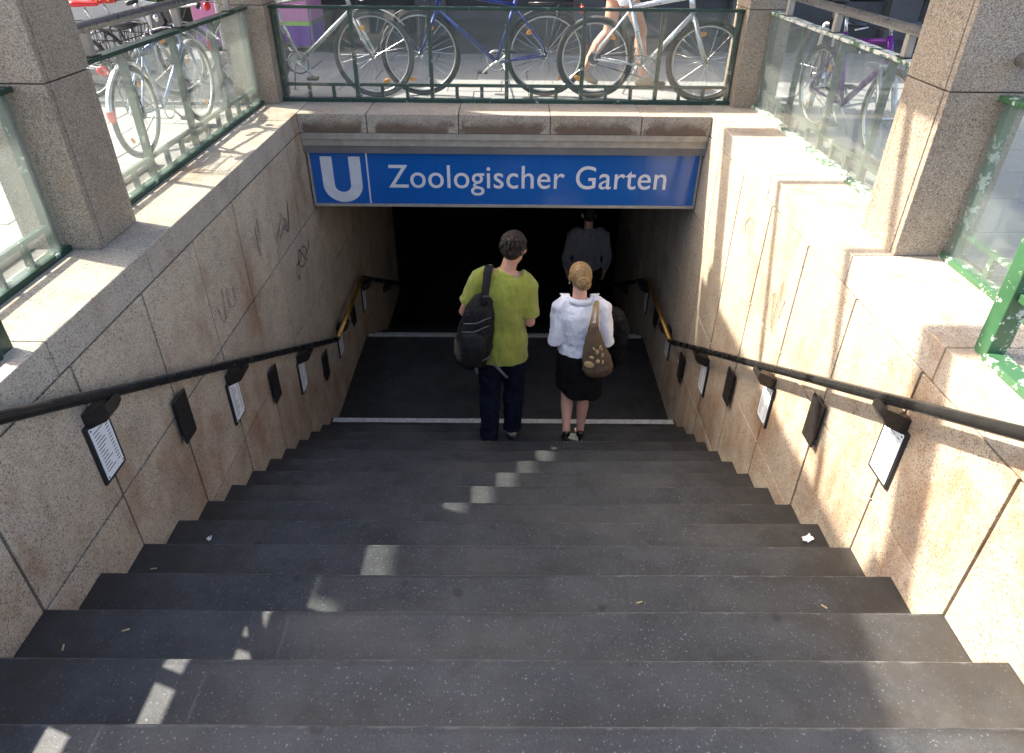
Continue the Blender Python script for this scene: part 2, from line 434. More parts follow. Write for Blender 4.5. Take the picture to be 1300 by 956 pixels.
for k in range(-4, 14):
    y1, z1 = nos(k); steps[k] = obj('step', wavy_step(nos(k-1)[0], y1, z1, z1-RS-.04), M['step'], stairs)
obj('landing', MB().box(XL-.006, XR+.006, nos(13)[0], Y2, LAND-.2, LAND), M['step'], stairs)
def stripe(y1, z1, par, x0, x1):
    mb = MB(); n = 30
    for i in range(n+1):
        x = x0+(x1-x0)*i/n
        mb.v += [(x, y1-.075+noise.noise((x*6,1,y1))*.006, z1+.0025), (x, y1-.011, z1+.003), (x, y1+.0065, z1-.012), (x, y1+.0065, z1-.03)]
    for i in range(n):
        for j in range(3): mb.f.append((i*4+j, (i+1)*4+j, (i+1)*4+j+1, i*4+j+1))
    return obj('edge_stripe', mb, M['mark'], par, recalc=False)
stripe(*nos(13), steps[13], XL+.02, XR-.02)
fl2 = []
lp = [c for c in stairs.children if c.name.startswith('landing')][0]
stripe(Y2, LAND, lp, XL+.02, XR-.02)
for k in range(1, 12):
    o = obj('step', wavy_step(Y2+(k-1)*TD, Y2+k*TD, LAND-k*RS, LAND-(k+1)*RS-.04), M['step'], stairs)
    if k == 1: stripe(Y2+TD, LAND-RS, o, XL+.02, XR-.02)
YE = Y2+11*TD; ZE = LAND-12*RS
obj('lower_floor', MB().box(XL-.006, XR+.006, YE, 16, ZE-.2, ZE), M['step'], stairs)

# ------------------------------------------------------------------ side walls: granite panels with open joints, coping on top
PY0, PM = 2.16, .595
ZR = [-.125, -.82, -1.515, -2.21, -2.905, -3.6, -4.4, -5.2]
def floor_at(y):
    if y < nos(13)[0]: return noseline(y)-.05
    if y < Y2: return LAND
    return LAND-(y-Y2)/TD*RS-.3
def side_wall(sgn, label):
    X = XL if sgn < 0 else XR
    t = thing('stairwell_wall', label, 'wall', (X, 2.5, 0))
    def bx(d0, d1, y0, y1, z0, z1):
        a, b = X+sgn*d0, X+sgn*d1
        return MB().box(min(a,b), max(a,b), y0, y1, z0, z1)
    obj('wall_core', bx(.036, .40, -.2, 16, -5.4, -.04), M['dark_gap'], t)
    for n in range(-4, 12):
        y0, y1 = PY0+n*PM, PY0+(n+1)*PM
        for r in range(len(ZR)-1):
            if ZR[r] < floor_at(y0)-.05: continue
            if ZR[r] < -.7 and y0 > 5.9 and r > 4: continue
            jit = random.uniform(-.0015, .0015)
            obj('panel', bx(0+jit, .042, y0+.0062, y1-.0062, ZR[r+1]+.0062, ZR[r]-.0062), M['granite'], t, bevel=.0025)
    js = [-.6, .45, 1.27, 2.09, 2.89, 4.05, 5.25, 5.93]
    for a, b in zip(js, js[1:]):
        jit = random.uniform(0, .0015)
        obj('coping_block', bx(-.001-jit, .45, a+.003, b-.003, ZR[0]+.003, ZC+jit), M['granite_coping'], t, bevel=.005)
    return t
wl = side_wall(-1, 'shaded granite panel wall on the stair side with the pale graffiti scrawl')
wr = side_wall(1, 'sunlit granite panel wall of the stairwell crossed by bar shadows')
# graffiti scrawls scratched on the shaded wall
def scrawl(par, X, cy, cz, w, h, seed, loops=5, th=.004):
    rnd = random.Random(seed); pts = []
    n = 70; ph = rnd.random()*6
    for i in range(n):
        a = i/(n-1)
        pts.append((cy+w*(a-.5)+.16*w*math.sin(loops*2*PI*a+ph), cz+h*.5*math.sin(loops*1.37*2*PI*a+ph*2)*(.5+.5*math.sin(3*a+seed))+h*.25*math.sin(17*a+seed)))
    mb = MB(); s_ = 1 if X < 0 else -1
    for i in range(n):
        p, q = Vector(pts[max(i-1,0)]), Vector(pts[min(i+1,n-1)]); d = (q-p); d = d.normalized() if d.length else Vector((1,0)); nn = Vector((-d.y, d.x))*th*(.5+.5*abs(math.sin(i*.35)))
        c = Vector(pts[i]); mb.v += [(X+s_*.0022, c.x+nn.x, c.y+nn.y), (X+s_*.0022, c.x-nn.x, c.y-nn.y)]
    for i in range(n-1): mb.f.append((2*i, 2*i+1, 2*i+3, 2*i+2))
    obj('graffiti', mb, M['graffiti'], par, recalc=False)
scrawl(wl, XL, 5.05, -1.02, .35, .30, 3, 4, .006); scrawl(wl, XL, 4.75, -.62, .3, .18, 5, 4); scrawl(wl, XL, 3.55, -.62, .22, .3, 9, 3, .0022)
scrawl(wl, XL, 4.2, -.5, .12, .2, 11, 2, .003); scrawl(wr, XR, 3.55, -.62, .2, .25, 13, 3, .0018); scrawl(wr, XR, 4.25, -.4, .22, .3, 15, 4, .0018)
scrawl(wl, XL, 5.35, -.35, .1, .22, 21, 3, .002)

# ------------------------------------------------------------------ beam over the tunnel mouth, lintel trims, tunnel
t = thing('beam_coping', 'brown stained granite coping beam above the blue station sign', 'beam', (0, YB, 0))
obj('beam_core', MB().box(XL, XR, YB+.05, 5.88, -.30, -.02), M['concrete'], t)
bj = [XL+.002, -1.148, -.412, .324, 1.056, XR-.002]
for a, b in zip(bj, bj[1:]):
    obj('coping_block', MB().box(a+.003, b-.003, YB, 5.93, ZR[0]+.005, ZC+random.uniform(-.001,.001)), M['granite_face'], t, bevel=.005)
t = thing('lintel_trim', 'cream metal trim strips between the stained beam and the station sign', 'trim', (0, YB, -.3))
obj('upper_strip', MB().box(XL+.004, XR-.004, YB+.012, YB+.06, -.178, -.124), M['cream'], t, bevel=.004)
obj('lower_strip', MB().box(XL+.004, XR-.004, YB+.040, YB+.07, -.238, -.181), M['cream'], t, bevel=.003)
obj('shadow_gap', MB().box(XL+.004, XR-.004, YB+.085, YB+.12, -.29, -.238), M['dark_gap'], t)
tun = struct(bpy.data.objects.new('tunnel', None)); COL.objects.link(tun)
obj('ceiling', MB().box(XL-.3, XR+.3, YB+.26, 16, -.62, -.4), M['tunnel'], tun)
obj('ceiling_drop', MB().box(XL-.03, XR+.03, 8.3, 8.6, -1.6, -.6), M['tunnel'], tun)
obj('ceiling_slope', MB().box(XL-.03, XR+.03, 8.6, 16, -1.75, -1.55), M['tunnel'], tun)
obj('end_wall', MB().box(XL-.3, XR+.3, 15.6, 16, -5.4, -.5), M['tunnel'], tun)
obj('red_panel', MB().box(-1.0, -.3, 15.5, 15.59, -3.0, -1.8), M['tunnel_red'], tun)

# ------------------------------------------------------------------ station sign
SY = 5.58
t = thing('station_sign', 'long blue station sign reading U Zoologischer Garten above the tunnel mouth', 'sign', (0, SY, -.78))
x0, x1, z0, z1 = XL+.012, XR-.010, -.778, -.262
obj('sign_box', MB().box(x0+.004, x1-.004, SY+.02, SY+.16, z0+.004, z1-.004), M['cream'], t)
face = obj('sign_face', MB().box(x0+.016, x1-.016, SY+.004, SY+.03, z0+.02, z1-.02), M['sign_blue'], t)
fr = MB().box(x0, x1, SY-.012, SY+.05, z1-.024, z1).box(x0, x1, SY-.012, SY+.05, z0, z0+.024)
obj('frame', fr, M['cream'], t, bevel=.003)
obj('frame_end', MB().box(x0+.001, x0+.018, SY-.010, SY+.05, z0+.025, z1-.025), M['cream'], t)
obj('frame_end', MB().box(x1-.018, x1-.001, SY-.010, SY+.05, z0+.025, z1-.025), M['cream'], t)
FY = SY+.004
def sheet(polys, y): 
    mb = MB()
    for P in polys:
        b = len(mb.v); mb.v += [(u, y, w) for u, w in P]; mb.f.append(tuple(range(b, b+len(P))))
    return mb
# big U: straight arms, round bowl
uc, uw, st, ut, ub = -1.425, .335, .098, -.345, -.742
mb = MB(); n = 24; ro = uw/2; ri = ro-st
outer = [(uc-ro, ut)]+[(uc-ro*math.cos(PI*i/n), ub+ro*.92-ro*.92*math.sin(PI*i/n)) for i in range(n+1)]+[(uc+ro, ut)]
inner = [(uc-ri, ut)]+[(uc-ri*math.cos(PI*i/n), ub+ro*.92-ri*.92*math.sin(PI*i/n)) for i in range(n+1)]+[(uc+ri, ut)]
for i in range(len(outer)): mb.v += [(outer[i][0], FY-.0025, outer[i][1]), (inner[i][0], FY-.0025, inner[i][1])]
for i in range(len(outer)-1): mb.f.append((2*i, 2*i+1, 2*i+3, 2*i+2))
obj('letter_u', mb, M['sign_white'], t)
obj('divider', sheet([[(-1.208,z1-.03),(-1.196,z1-.03),(-1.196,z0+.03),(-1.208,z0+.03)]], FY-.0025), M['sign_white'], t)
for sx in (-.62, .28, 1.13):
    obj('face_seam', sheet([[(sx,z1-.025),(sx+.003,z1-.025),(sx+.003,z0+.025),(sx,z0+.025)]], FY-.0015), M['dark_gap'], t)
def text_mesh(body, xa, xb, zbase, cap):
    cu = bpy.data.curves.new('txt', 'FONT'); cu.body = body; cu.size = 1; cu.offset = .004; cu.space_character = 1.04
    ob = bpy.data.objects.new('txt', cu); COL.objects.link(ob)
    dg = bpy.context.evaluated_depsgraph_get(); me = bpy.data.meshes.new_from_object(ob.evaluated_get(dg))
    bpy.data.objects.remove(ob)
    xs = [v.co.x for v in me.vertices]; z_ = [v.co.y for v in me.vertices if v.co.x < min(xs)+.4]
    capn = max(z_)-0; a = (xb-xa)/(max(xs)-min(xs)); x_ = min(xs)
    mb = MB(); mb.v = [(xa+(v.co.x-x_)*a, FY-.0025, zbase+v.co.y*cap/capn) for v in me.vertices]; mb.f = [tuple(p.vertices) for p in me.polygons]
    return mb
obj('lettering', text_mesh('Zoologischer Garten', -1.032, 1.338, -.608, .196), M['sign_white'], t, recalc=False)

# ------------------------------------------------------------------ pillars of clad granite slabs
def pillar(x0, x1, y0, y1, label, top=2.95):
    t = thing('granite_pillar', label, 'pillar', ((x0+x1)/2, (y0+y1)/2, ZC))
    obj('core', MB().box(x0+.02, x1-.02, y0+.02, y1-.02, ZC-.01, top), M['concrete'], t)
    zs = [ZC, .768, 1.86, top]
    for a, b in zip(zs, zs[1:]):
        a += .003; b -= .003
        for q in ((x0+.002, x1-.002, y0, y0+.034), (x0+.002, x1-.002, y1-.034, y1), (x0, x0+.032, y0+.038, y1-.038), (x1-.032, x1, y0+.038, y1-.038)):
            obj('cladding_slab', MB().box(*q, a, b), M['granite_pillar'], t, bevel=.0025)
    return t
pillar(-2.255, -1.905, 2.89, 3.24, 'speckled grey granite pillar between the two glass railings on the shaded side')
pillar(1.808, 2.158, 2.89, 3.24, 'granite pillar with sunlit white flank on the sunny coping')
pillar(-2.27, -1.915, 5.78, 6.13, 'granite corner pillar where shaded side railing meets the beam railing')
pillar(1.855, 2.205, 5.80, 6.15, 'granite corner pillar where sunny side railing meets the beam railing')

# ------------------------------------------------------------------ glass railings
def railing(label, A, B, nrm, posts, mat_top, mat, tube=True, stubs=2, endpost=(True, True), brk=(), gm='glass'):
    """A->B along the coping (x,y); nrm = unit vector pointing away from the stairs"""
    A = Vector((*A, 0)); B = Vector((*B, 0)); d = (B-A).normalized(); L = (B-A).length; nv = Vector((*nrm, 0))
    t = thing('glass_railing', label, 'railing', ((A+B)/2+Vector((0,0,ZC)))[:], 0)
    def bx(u0, u1, w0, w1, z0, z1):
        mb = MB(); pts = [A+d*u+nv*w+Vector((0,0,z)) for z in (z0,z1) for w in (w0,w1) for u in (u0,u1)]
        mb.v = [tuple(p) for p in pts]; mb.f = [(0,2,3,1),(4,5,7,6),(0,1,5,4),(2,6,7,3),(0,4,6,2),(1,3,7,5)]; return mb
    obj('top_rail', bx(0, L, -.012, .062, .738, .760), mat_top, t, bevel=.004)
    obj('bottom_rail', bx(0, L, -.014, .05, ZC-.004, ZC+.028), mat_top, t, bevel=.004)
    obj('glass_pane', bx(.012, L-.012, .002, .010, ZC+.02, .742), M[gm], t)
    obj('lower_rail', bx(.01, L-.01, .030, .058, .148, .172), mat, t, bevel=.003)
    us = [L*(i+1)/(posts+1) for i in range(posts)]
    if endpost[0]: us = [.022]+us
    if endpost[1]: us = us+[L-.022]
    for u in us: obj('post', bx(u-.016, u+.016, .026, .066, ZC+.02, .740), mat, t, bevel=.003)
    for a, b in zip(us, us[1:]):
        for k in range(1, stubs+1):
            u = a+(b-a)*k/(stubs+1); obj('stub_post', bx(u-.014, u+.014, .032, .056, ZC+.02, .150), mat, t)
    if tube:
        tb = MB().tube([tuple(A+d*u+nv*.022+Vector((0,0,.895))) for u in (-.03, L+.03)], .026, 16)
        obj('handrail_tube', tb, M['steel'], t, smooth=False)
        for f in brk: 
            u = L*f; obj('tube_bracket', bx(u-.02, u+.02, .008, .05, .758, .878), M['cream'], t, bevel=.003)
            obj('bracket_foot', bx(u-.045, u+.045, .0, .056, .7585, .766), M['bronze'], t)
    return t
railing('worn green glass railing with round steel handrail along the shaded coping beside the bicycle', (-2.05, 3.245), (-2.05, 5.775), (-1, 0), 3, M['green_shaded'], M['green'], True, 2, brk=(.13, .54, .88))
railing('flaking green glass railing with round steel handrail along the sunny coping beside the purple bicycle', (2.03, 3.245), (2.03, 5.80), (1, 0), 3, M['green_pale'], M['green'], True, 2, brk=(.2, .55, .88))
railing('dark green glass railing before the granite pillar on the shaded coping', (-2.05, 2.06), (-2.05, 2.885), (-1, 0), 0, M['green_shaded'], M['green_shaded'], False, 3)
railing('bright green glass railing before the granite pillar on the sunny coping', (2.03, 2.10), (2.03, 2.885), (1, 0), 0, M['green_sunlit'], M['green_sunlit'], True, 2, brk=(.35,))
railing('long green glass railing on the beam above the blue station sign', (-1.912, 5.885), (1.852, 5.885), (0, 1), 5, M['green_shaded'], M['green_shaded'], False, 2, gm='glass_clear')
def end_frame(label, x, y, nx):
    t = thing('rail_end_post', label, 'post', (x, y, ZC))
    obj('post', MB().box(min(x, x+nx*.075), max(x, x+nx*.075), y-.04, y+.03, ZC, 1.02), M['green_sunlit'] if x > 0 else M['green_shaded'], t, bevel=.004)
    obj('bottom_rail', MB().box(min(x-nx*.012, x+nx*.07), max(x-nx*.012, x+nx*.07), y-1.2, y-.041, ZC-.002, ZC+.03), M['green_sunlit'] if x > 0 else M['green_shaded'], t, bevel=.004)
    obj('lower_rail', MB().box(min(x+nx*.02, x+nx*.06), max(x+nx*.02, x+nx*.06), y-1.2, y-.041, .27, .30), M['green_sunlit'] if x > 0 else M['green_shaded'], t, bevel=.003)
    obj('top_rail', MB().box(min(x, x+nx*.07), max(x, x+nx*.07), y-1.2, y-.041, .98, 1.01), M['green_sunlit'] if x > 0 else M['green_shaded'], t, bevel=.003)
    for k in (1, 2, 3): obj('stub_post', MB().box(min(x+nx*.02, x+nx*.06), max(x+nx*.02, x+nx*.06), y-.27*k-.02, y-.27*k+.02, ZC+.025, .272), M['green_sunlit'] if x > 0 else M['green_shaded'], t)
end_frame('flaking bright green steel post standing at the edge of the sunny coping', 1.712, 2.05, 1)
end_frame('dark green steel post standing at the edge of the shaded coping', -1.792, 2.02, -1)

# ------------------------------------------------------------------ handrails along the walls
HH = .872
def handrail(sgn, label):
    X = (XL if sgn < 0 else XR)-sgn*.092
    t = thing('stair_handrail', label, 'handrail', (X, 2.5, noseline(2.5)))
    ye = 5.36; ze = noseline(ye)+HH
    pts = [(X, .2, noseline(.2)+HH)]+[(X, y, noseline(y)+HH) for y in (1.5, 3, 4.5)]+[(X, ye-.04, noseline(ye-.04)+HH), (X, ye+.02, ze)]
    obj('rail', MB().tube(pts, .024, 16), M['steel_dark'], t, smooth=True)
    obj('level_rail', MB().tube([(X, ye+.02, ze), (X, 6.58, ze+.02), (X, 6.64, ze)], .024, 16), M['brass'], t, smooth=True)
    obj('lower_rail', MB().tube([(X, 6.64, ze), (X, 8.5, ze-1.86*RS/TD), (X, 9.5, ze-2.86*RS/TD)], .024, 16), M['steel_dark'], t, smooth=True)
    Xw = XL if sgn < 0 else XR
    for i in range(-1, 8):
        y = PY0+2*PM*i
        if y > 9: break
        z = noseline(y)+HH if y < ye else (ze if y < 6.6 else ze-(y-6.64)*RS/TD)
        # bent-plate bracket from wall to tube
        P = [(X-sgn*.022, z-.016), (X+sgn*.012, z-.03), (Xw, z-.07), (Xw, z-.15), (X-sgn*.004, z-.10), (X-sgn*.028, z-.06)]
        obj('bracket', MB().prism(P, y-.055, y+.045, lambda u, w, h: (u, h, w)), M['bronze'], t, bevel=.002)
    return t
handrail(-1, 'dark tubular handrail fixed to the shaded granite wall'); handrail(1, 'dark tubular handrail casting its shadow on the sunlit granite wall')
# notice plates and bronze plates on the walls
ORD = ['first', 'second', 'third', 'fourth', 'fifth']
def plates(sgn, wall):
    X = XL if sgn < 0 else XR; s_ = -sgn
    def bx(d0, d1, y0, y1, z0, z1):
        a, b = X+s_*d0, X+s_*d1; return MB().box(min(a,b), max(a,b), y0, y1, z0, z1)
    for i in range(5):
        y = PY0+2*PM*i
        z = noseline(y)+HH-.275 if y < 5.4 else (noseline(5.36)+HH-.26 if y < 6.7 else noseline(5.36)+HH-.26-(y-6.64)*RS/TD)
        t = thing('notice_plate', f'white printed notice in black frame on the {wall}, {ORD[i]} going down the stairs', 'notice', (X, y, z), group='notices under the handrails')
        obj('frame', bx(-.002, .014, y-.081, y+.081, z-.152, z+.152), M['black_plastic'], t, bevel=.003)
        obj('sheet', bx(.010, .0165, y-.066, y+.066, z-.135, z+.135), M['paper'], t)
        pr = MB()
        for k in range(13):
            zz = z+.10-.0168*k
            for (a, b) in ((-.052, -.052+random.uniform(.03, .07)), (.03, .052)):
                if s_ > 0: q = (y+a, y+b)
                else: q = (y-b, y-a)
                pr.v += [(X+s_*.0172, q[0], zz), (X+s_*.0172, q[1], zz), (X+s_*.0172, q[1], zz+.0045), (X+s_*.0172, q[0], zz+.0045)]
                pr.f.append(tuple(range(len(pr.v)-4, len(pr.v))))
        obj('print', pr, M['ink'], t, recalc=False)
        for a in (-1, 1):
            for b in (-1, 1):
                obj('screw', MB().loft([(X+s_*.016, y+a*.058, z+b*.125), (X+s_*.019, y+a*.058, z+b*.125)], [.004]*2, n=8, cap=0), M['ink'], t)
    for i in range(4):
        y = PY0-.01+PM*(2*i+1)
        z = noseline(y)+HH-.262 if y < 5.5 else noseline(5.36)+HH-.26
        t = thing('bronze_plate', f'plain dark metal plate on the {wall}, {ORD[i]} going down the stairs', 'plate', (X, y, z), group='dark plates under the handrails')
        obj('cover', bx(.022, .034, y-.062, y+.062, z-.137, z+.137), M['bronze'], t, bevel=.004)
        obj('spacer', bx(-.002, .023, y-.04, y+.04, z-.10, z+.10), M['dark_gap'], t)
plates(-1, 'shaded wall'); plates(1, 'sunlit wall')

# ------------------------------------------------------------------ canopy over the stairs (above the picture): it shades the steps and stripes the wall
ZR0 = 3.0
t = thing('stair_canopy', 'steel canopy frame over the stairs with cross bars and a solid side roof', 'canopy', (0, 3, 2.95))
for (y, w) in ((.17, .2), (3.065, .19), (5.955, .2)): obj('main_beam', MB().box(-4.33, 2.2, y-w/2, y+w/2, 2.94, 3.06), M['steel_dark'], t)
for y in (1.13, 2.10, 3.86, 4.84): obj('cross_bar', MB().box(-2.2, 2.2, y-.028, y+.028, 2.97, 3.03), M['steel_dark'], t)
P = [(-4.23, -2.5), (-2.16, -2.5), (-2.16, 6.36), (-2.97, 6.40), (-2.97, 6.50), (-4.23, 6.50)]
obj('side_roof', MB().prism(P, 2.965, 3.035, lambda u, w, h: (u, w, h)), M['concrete'], t)
obj('inner_roof', MB().box(-.35, 2.19, 2.3, 6.52, 3.036, 3.06), M['concrete'], t)
obj('end_beam', MB().box(-4.33, 2.3, 6.53, 6.80, 2.96, 3.04), M['steel_dark'], t)
obj('edge_bar', MB().box(2.2, 2.26, -2.5, 6.8, 2.96, 3.04), M['steel_dark'], t)
for y in (-1.5, 1.6): obj('post', MB().tube([(-4.2, y, -.03), (-4.2, y, 2.97)], .05, 12), M['steel_dark'], t)

# ------------------------------------------------------------------ street behind
t = thing('street_building', 'grey shaded shop front with stone piers beyond the parked bicycles', 'building', (0, 10.2, 0))
M['facade'] = plain('facade_stone', (.13,.125,.12), .8, 0, .3, 2, .2)
M['facade_dark'] = plain('facade_base', (.075,.073,.07), .7, 0, .3, 2, .2)
M['window'] = plain('shop_glass', (.02,.025,.03), .08, 0, .1)
obj('wall', MB().box(-6, 14, 10.45, 10.9, -.1, 7), M['facade'], t)
obj('plinth', MB().box(-6, 14, 10.25, 10.44, -.1, .42), M['facade_dark'], t)
for i in range(9):
    x = -5.6+2.15*i
    obj('pier', MB().box(x, x+.42, 10.1, 10.46, -.1, 3.6), M['facade'], t, bevel=.01)
    w = obj('window', MB().box(x+.5, x+2.07, 10.36, 10.452, .5, 3.0), M['window'], t)
    obj('window_frame', MB().box(x+.46, x+2.11, 10.33, 10.40, .44, .51), M['cream'], w)
obj('awning', MB().box(-6, 14, 7.95, 10.2, 2.95, 3.1), M['facade_dark'], t)
# advertising box with pink, lime and violet bands
t = thing('advertising_box', 'street advertising box with pink and violet bands and a lime stripe', 'kiosk', (-2.95, 8.9, 0))
M['pink'] = plain('pink_print', (.72,.28,.50), .4, 0, .05); M['violet'] = plain('violet_print', (.22,.07,.42), .4, 0, .05); M['lime_print'] = plain('lime_print', (.42,.72,.12), .4, 0, .05)
ax0, ax1, ay = -3.75, -2.36, 8.72
obj('body', MB().box(ax0, ax1, ay+.01, ay+.6, 0, 2.4), M['cream'], t, bevel=.01)
obj('lower_band', MB().box(ax0+.02, ax1-.02, ay-.008, ay+.012, .03, .25), M['violet'], t)
obj('stripe', MB().box(ax0+.02, ax1-.02, ay-.008, ay+.012, .251, .295), M['lime_print'], t)
obj('upper_band', MB().box(ax0+.02, ax1-.02, ay-.008, ay+.012, .296, 2.3), M['pink'], t)
obj('side_lower_band', MB().box(ax1-.012, ax1+.008, ay+.03, ay+.58, .03, .25), M['violet'], t)
obj('side_upper_band', MB().box(ax1-.012, ax1+.008, ay+.03, ay+.58, .296, 2.3), M['pink'], t)
# white market booth
t = thing('market_booth', 'white canvas market booth with grey poles behind the parked bicycle', 'booth', (-5.2, 7.6, 0))
def canvas_mat():
    t = NT('white_canvas'); d = t.n('ShaderNodeBsdfDiffuse'); d.inputs[0].default_value = (.8,.8,.78,1); l_ = t.n('ShaderNodeBsdfTranslucent'); l_.inputs[0].default_value = (.8,.8,.78,1)
    c = t.mix(t.rng(t.noise(3, 5, .6), .3, .7), (.82,.82,.8), (.68,.68,.66)); t.l(c, d.inputs[0]); t.l(c, l_.inputs[0])
    m_ = t.n('ShaderNodeMixShader'); m_.inputs[0].default_value = .5; t.l(d.outputs[0], m_.inputs[1]); t.l(l_.outputs[0], m_.inputs[2]); return t.done(m_.outputs[0])
M['canvas'] = canvas_mat()
for k in range(5):
    x = -7.0+.72*k
    mb = MB(); n = 10
    for i in range(n+1):
        u = x+.72*i/n; dy = .03*math.sin(PI*i/n)*math.sin(k*2.1+i*.5)
        mb.v += [(u, 6.95+dy, .02), (u, 6.95+dy*.3, 2.3), (u, 6.98+dy, .02), (u, 6.98+dy*.3, 2.3)]
    for i in range(n):
        a, b = 4*i, 4*i+4
        mb.f += [(a,b,b+1,a+1),(a+2,a+3,b+3,b+2),(a,a+2,b+2,b),(a+1,b+1,b+3,a+3)]
    obj('canvas_panel', mb, M['canvas'], t, smooth=True)
for x in (-7.0, -4.9, -3.38): obj('pole', MB().tube([(x, 6.93, 0), (x, 6.93, 2.4)], .028, 12), M['alu'], t)
for y in (6.95, 8.6): obj('roof_bar', MB().tube([(-7.0, y, 2.38), (-3.38, y, 2.38)], .025, 10), M['alu'], t)
obj('roof', MB().prism([(6.8, 2.4), (7.75, 2.9), (8.7, 2.4), (8.7, 2.37), (7.75, 2.87), (6.8, 2.37)], -7.1, -3.3, lambda u, w, h: (h, u, w)), M['canvas'], t)
for y in (8.6,): 
    for x in (-7.0, -3.38): obj('pole', MB().tube([(x, y, 0), (x, y, 2.4)], .028, 12), M['alu'], t)

def leafy(name, label, c, r, h, n, seed, pot=True):
    rnd = random.Random(seed); t = thing(name, label, 'plant', c)
    M.setdefault('leaf', plain('leaf_green', (.07,.20,.035), .5, 0, .5, 8))
    M.setdefault('terracotta', plain('planter_grey', (.25,.25,.25), .7))
    x, y, z = c
    if pot: obj('planter', MB().loft([(x,y,0),(x,y,.03),(x,y,.38),(x,y,.40)], [.20,.21,.27,.28], n=20, cap=0), M['terracotta'], t)
    mb = MB(); sm = MB()
    for i in range(8):
        a = rnd.random()*6.28; sm.tube([(x,y,.35),(x+.5*r*math.cos(a),y+.5*r*math.sin(a),.4+h*.5),(x+.9*r*math.cos(a),y+.9*r*math.sin(a),.4+h*rnd.uniform(.6,.95))], .006, 5)
    for i in range(n):
        v = Vector((rnd.gauss(0,1), rnd.gauss(0,1), rnd.gauss(0,1))).normalized()*rnd.random()**.4
        p = Vector((x+v.x*r, y+v.y*r, .4+h*.5+v.z*h*.5)); q = Euler((rnd.uniform(-.9,.9), rnd.uniform(-.9,.9), rnd.random()*6.3)).to_matrix(); s_ = rnd.uniform(.025,.05)
        b = len(mb.v)
        for u, w, k in ((0,-1,0),(.5,-.2,.15),(.45,.5,.1),(0,1.1,-.1),(-.45,.5,.1),(-.5,-.2,.15)): mb.v.append(tuple(p+q@Vector((u*s_, w*s_, k*s_))))
        mb.f.append(tuple(range(b, b+6)))
    f = obj('foliage', mb, M['leaf'], t, recalc=False); f['kind'] = 'stuff'; obj('stems', sm, M['leaf'], t)
leafy('potted_shrub', 'leafy green shrub in a grey planter beside the advertising box', (-4.35, 9.2, 0), .42, .75, 900, 4)
leafy('potted_shrub', 'leafy green shrub in a grey planter behind the white booth', (-5.2, 9.6, 0), .42, .75, 900, 5)

# black bar fence and a parked car on the sunny side of the street
t = thing('bar_fence', 'low black fence of upright bars behind the purple bicycle', 'fence', (4.6, 7.9, 0))
M['black_iron'] = plain('black_iron', (.015,.015,.017), .45, .3)
def fpt(u): return (4.05+1.9*u, 7.3+.9*u)
obj('top_bar', MB().tube([(*fpt(0), .92), (*fpt(1), .92)], .016, 8), M['black_iron'], t)
obj('bottom_bar', MB().tube([(*fpt(0), .12), (*fpt(1), .12)], .014, 8), M['black_iron'], t)
for i in range(17): obj('bar', MB().tube([(*fpt(i/16), 0), (*fpt(i/16), .92)], .009, 6), M['black_iron'], t)
def car(label, loc, rz, paint):
    t = thing('parked_car', label, 'car', loc, rz)
    prof = [(-2.1,.28),(-2.12,.62),(-2.0,.86),(-1.45,.93),(-.95,1.38),(.55,1.42),(1.15,1.0),(1.95,.86),(2.1,.62),(2.08,.28)]
    obj('body', MB().prism(prof, -.82, .82, lambda u, w, h: (u, h*(1-.12*max(0, (w-.9))/.5), w)), paint, t, local=True, bevel=.05)
    for s_ in (-1, 1):
        gp = [(-1.3,.95),(-.88,1.30),(.48,1.34),(1.0,.98)]
        obj('side_window', MB().prism(gp, s_*.80, s_*.815, lambda u, w, h: (u, h*(1-.10*max(0, (w-.9))/.5), w)), M['window'], t, local=True)
        for x in (-1.3, 1.3):
            w = obj('wheel', MB().torus((x, s_*.76, .31), .22, .09, 'y', 28, 10, rz=.10), M['rubber'], t, local=True, smooth=True)
            obj('rim', MB().loft([(x, s_*.70, .31), (x, s_*.84, .31)], [.18, .16], n=20, cap=.2), M['alu'], w, local=True)
        obj('headlight', MB().ell((2.02, s_*.58, .70), .07, .16, .08), M['eye'], t, local=True, smooth=True)
        obj('tail_light', MB().ell((-2.06, s_*.6, .72), .05, .14, .09), M['red_plastic'], t, local=True, smooth=True)
        obj('mirror', MB().ell((.85, s_*.92, 1.0), .08, .09, .06), paint, t, local=True, smooth=True)
    obj('windscreen', MB().prism([(.62,1.37),(1.14,1.0),(1.16,1.02),(.64,1.40)], -.66, .66, lambda u, w, h: (u, h, w)), M['window'], t, local=True)
    return t
t = plain('blue_car_paint', (.02,.07,.25), .2, .2, .1)
car('dark blue parked car beyond the black bar fence', (8.4, 9.0, 0), .05, t)

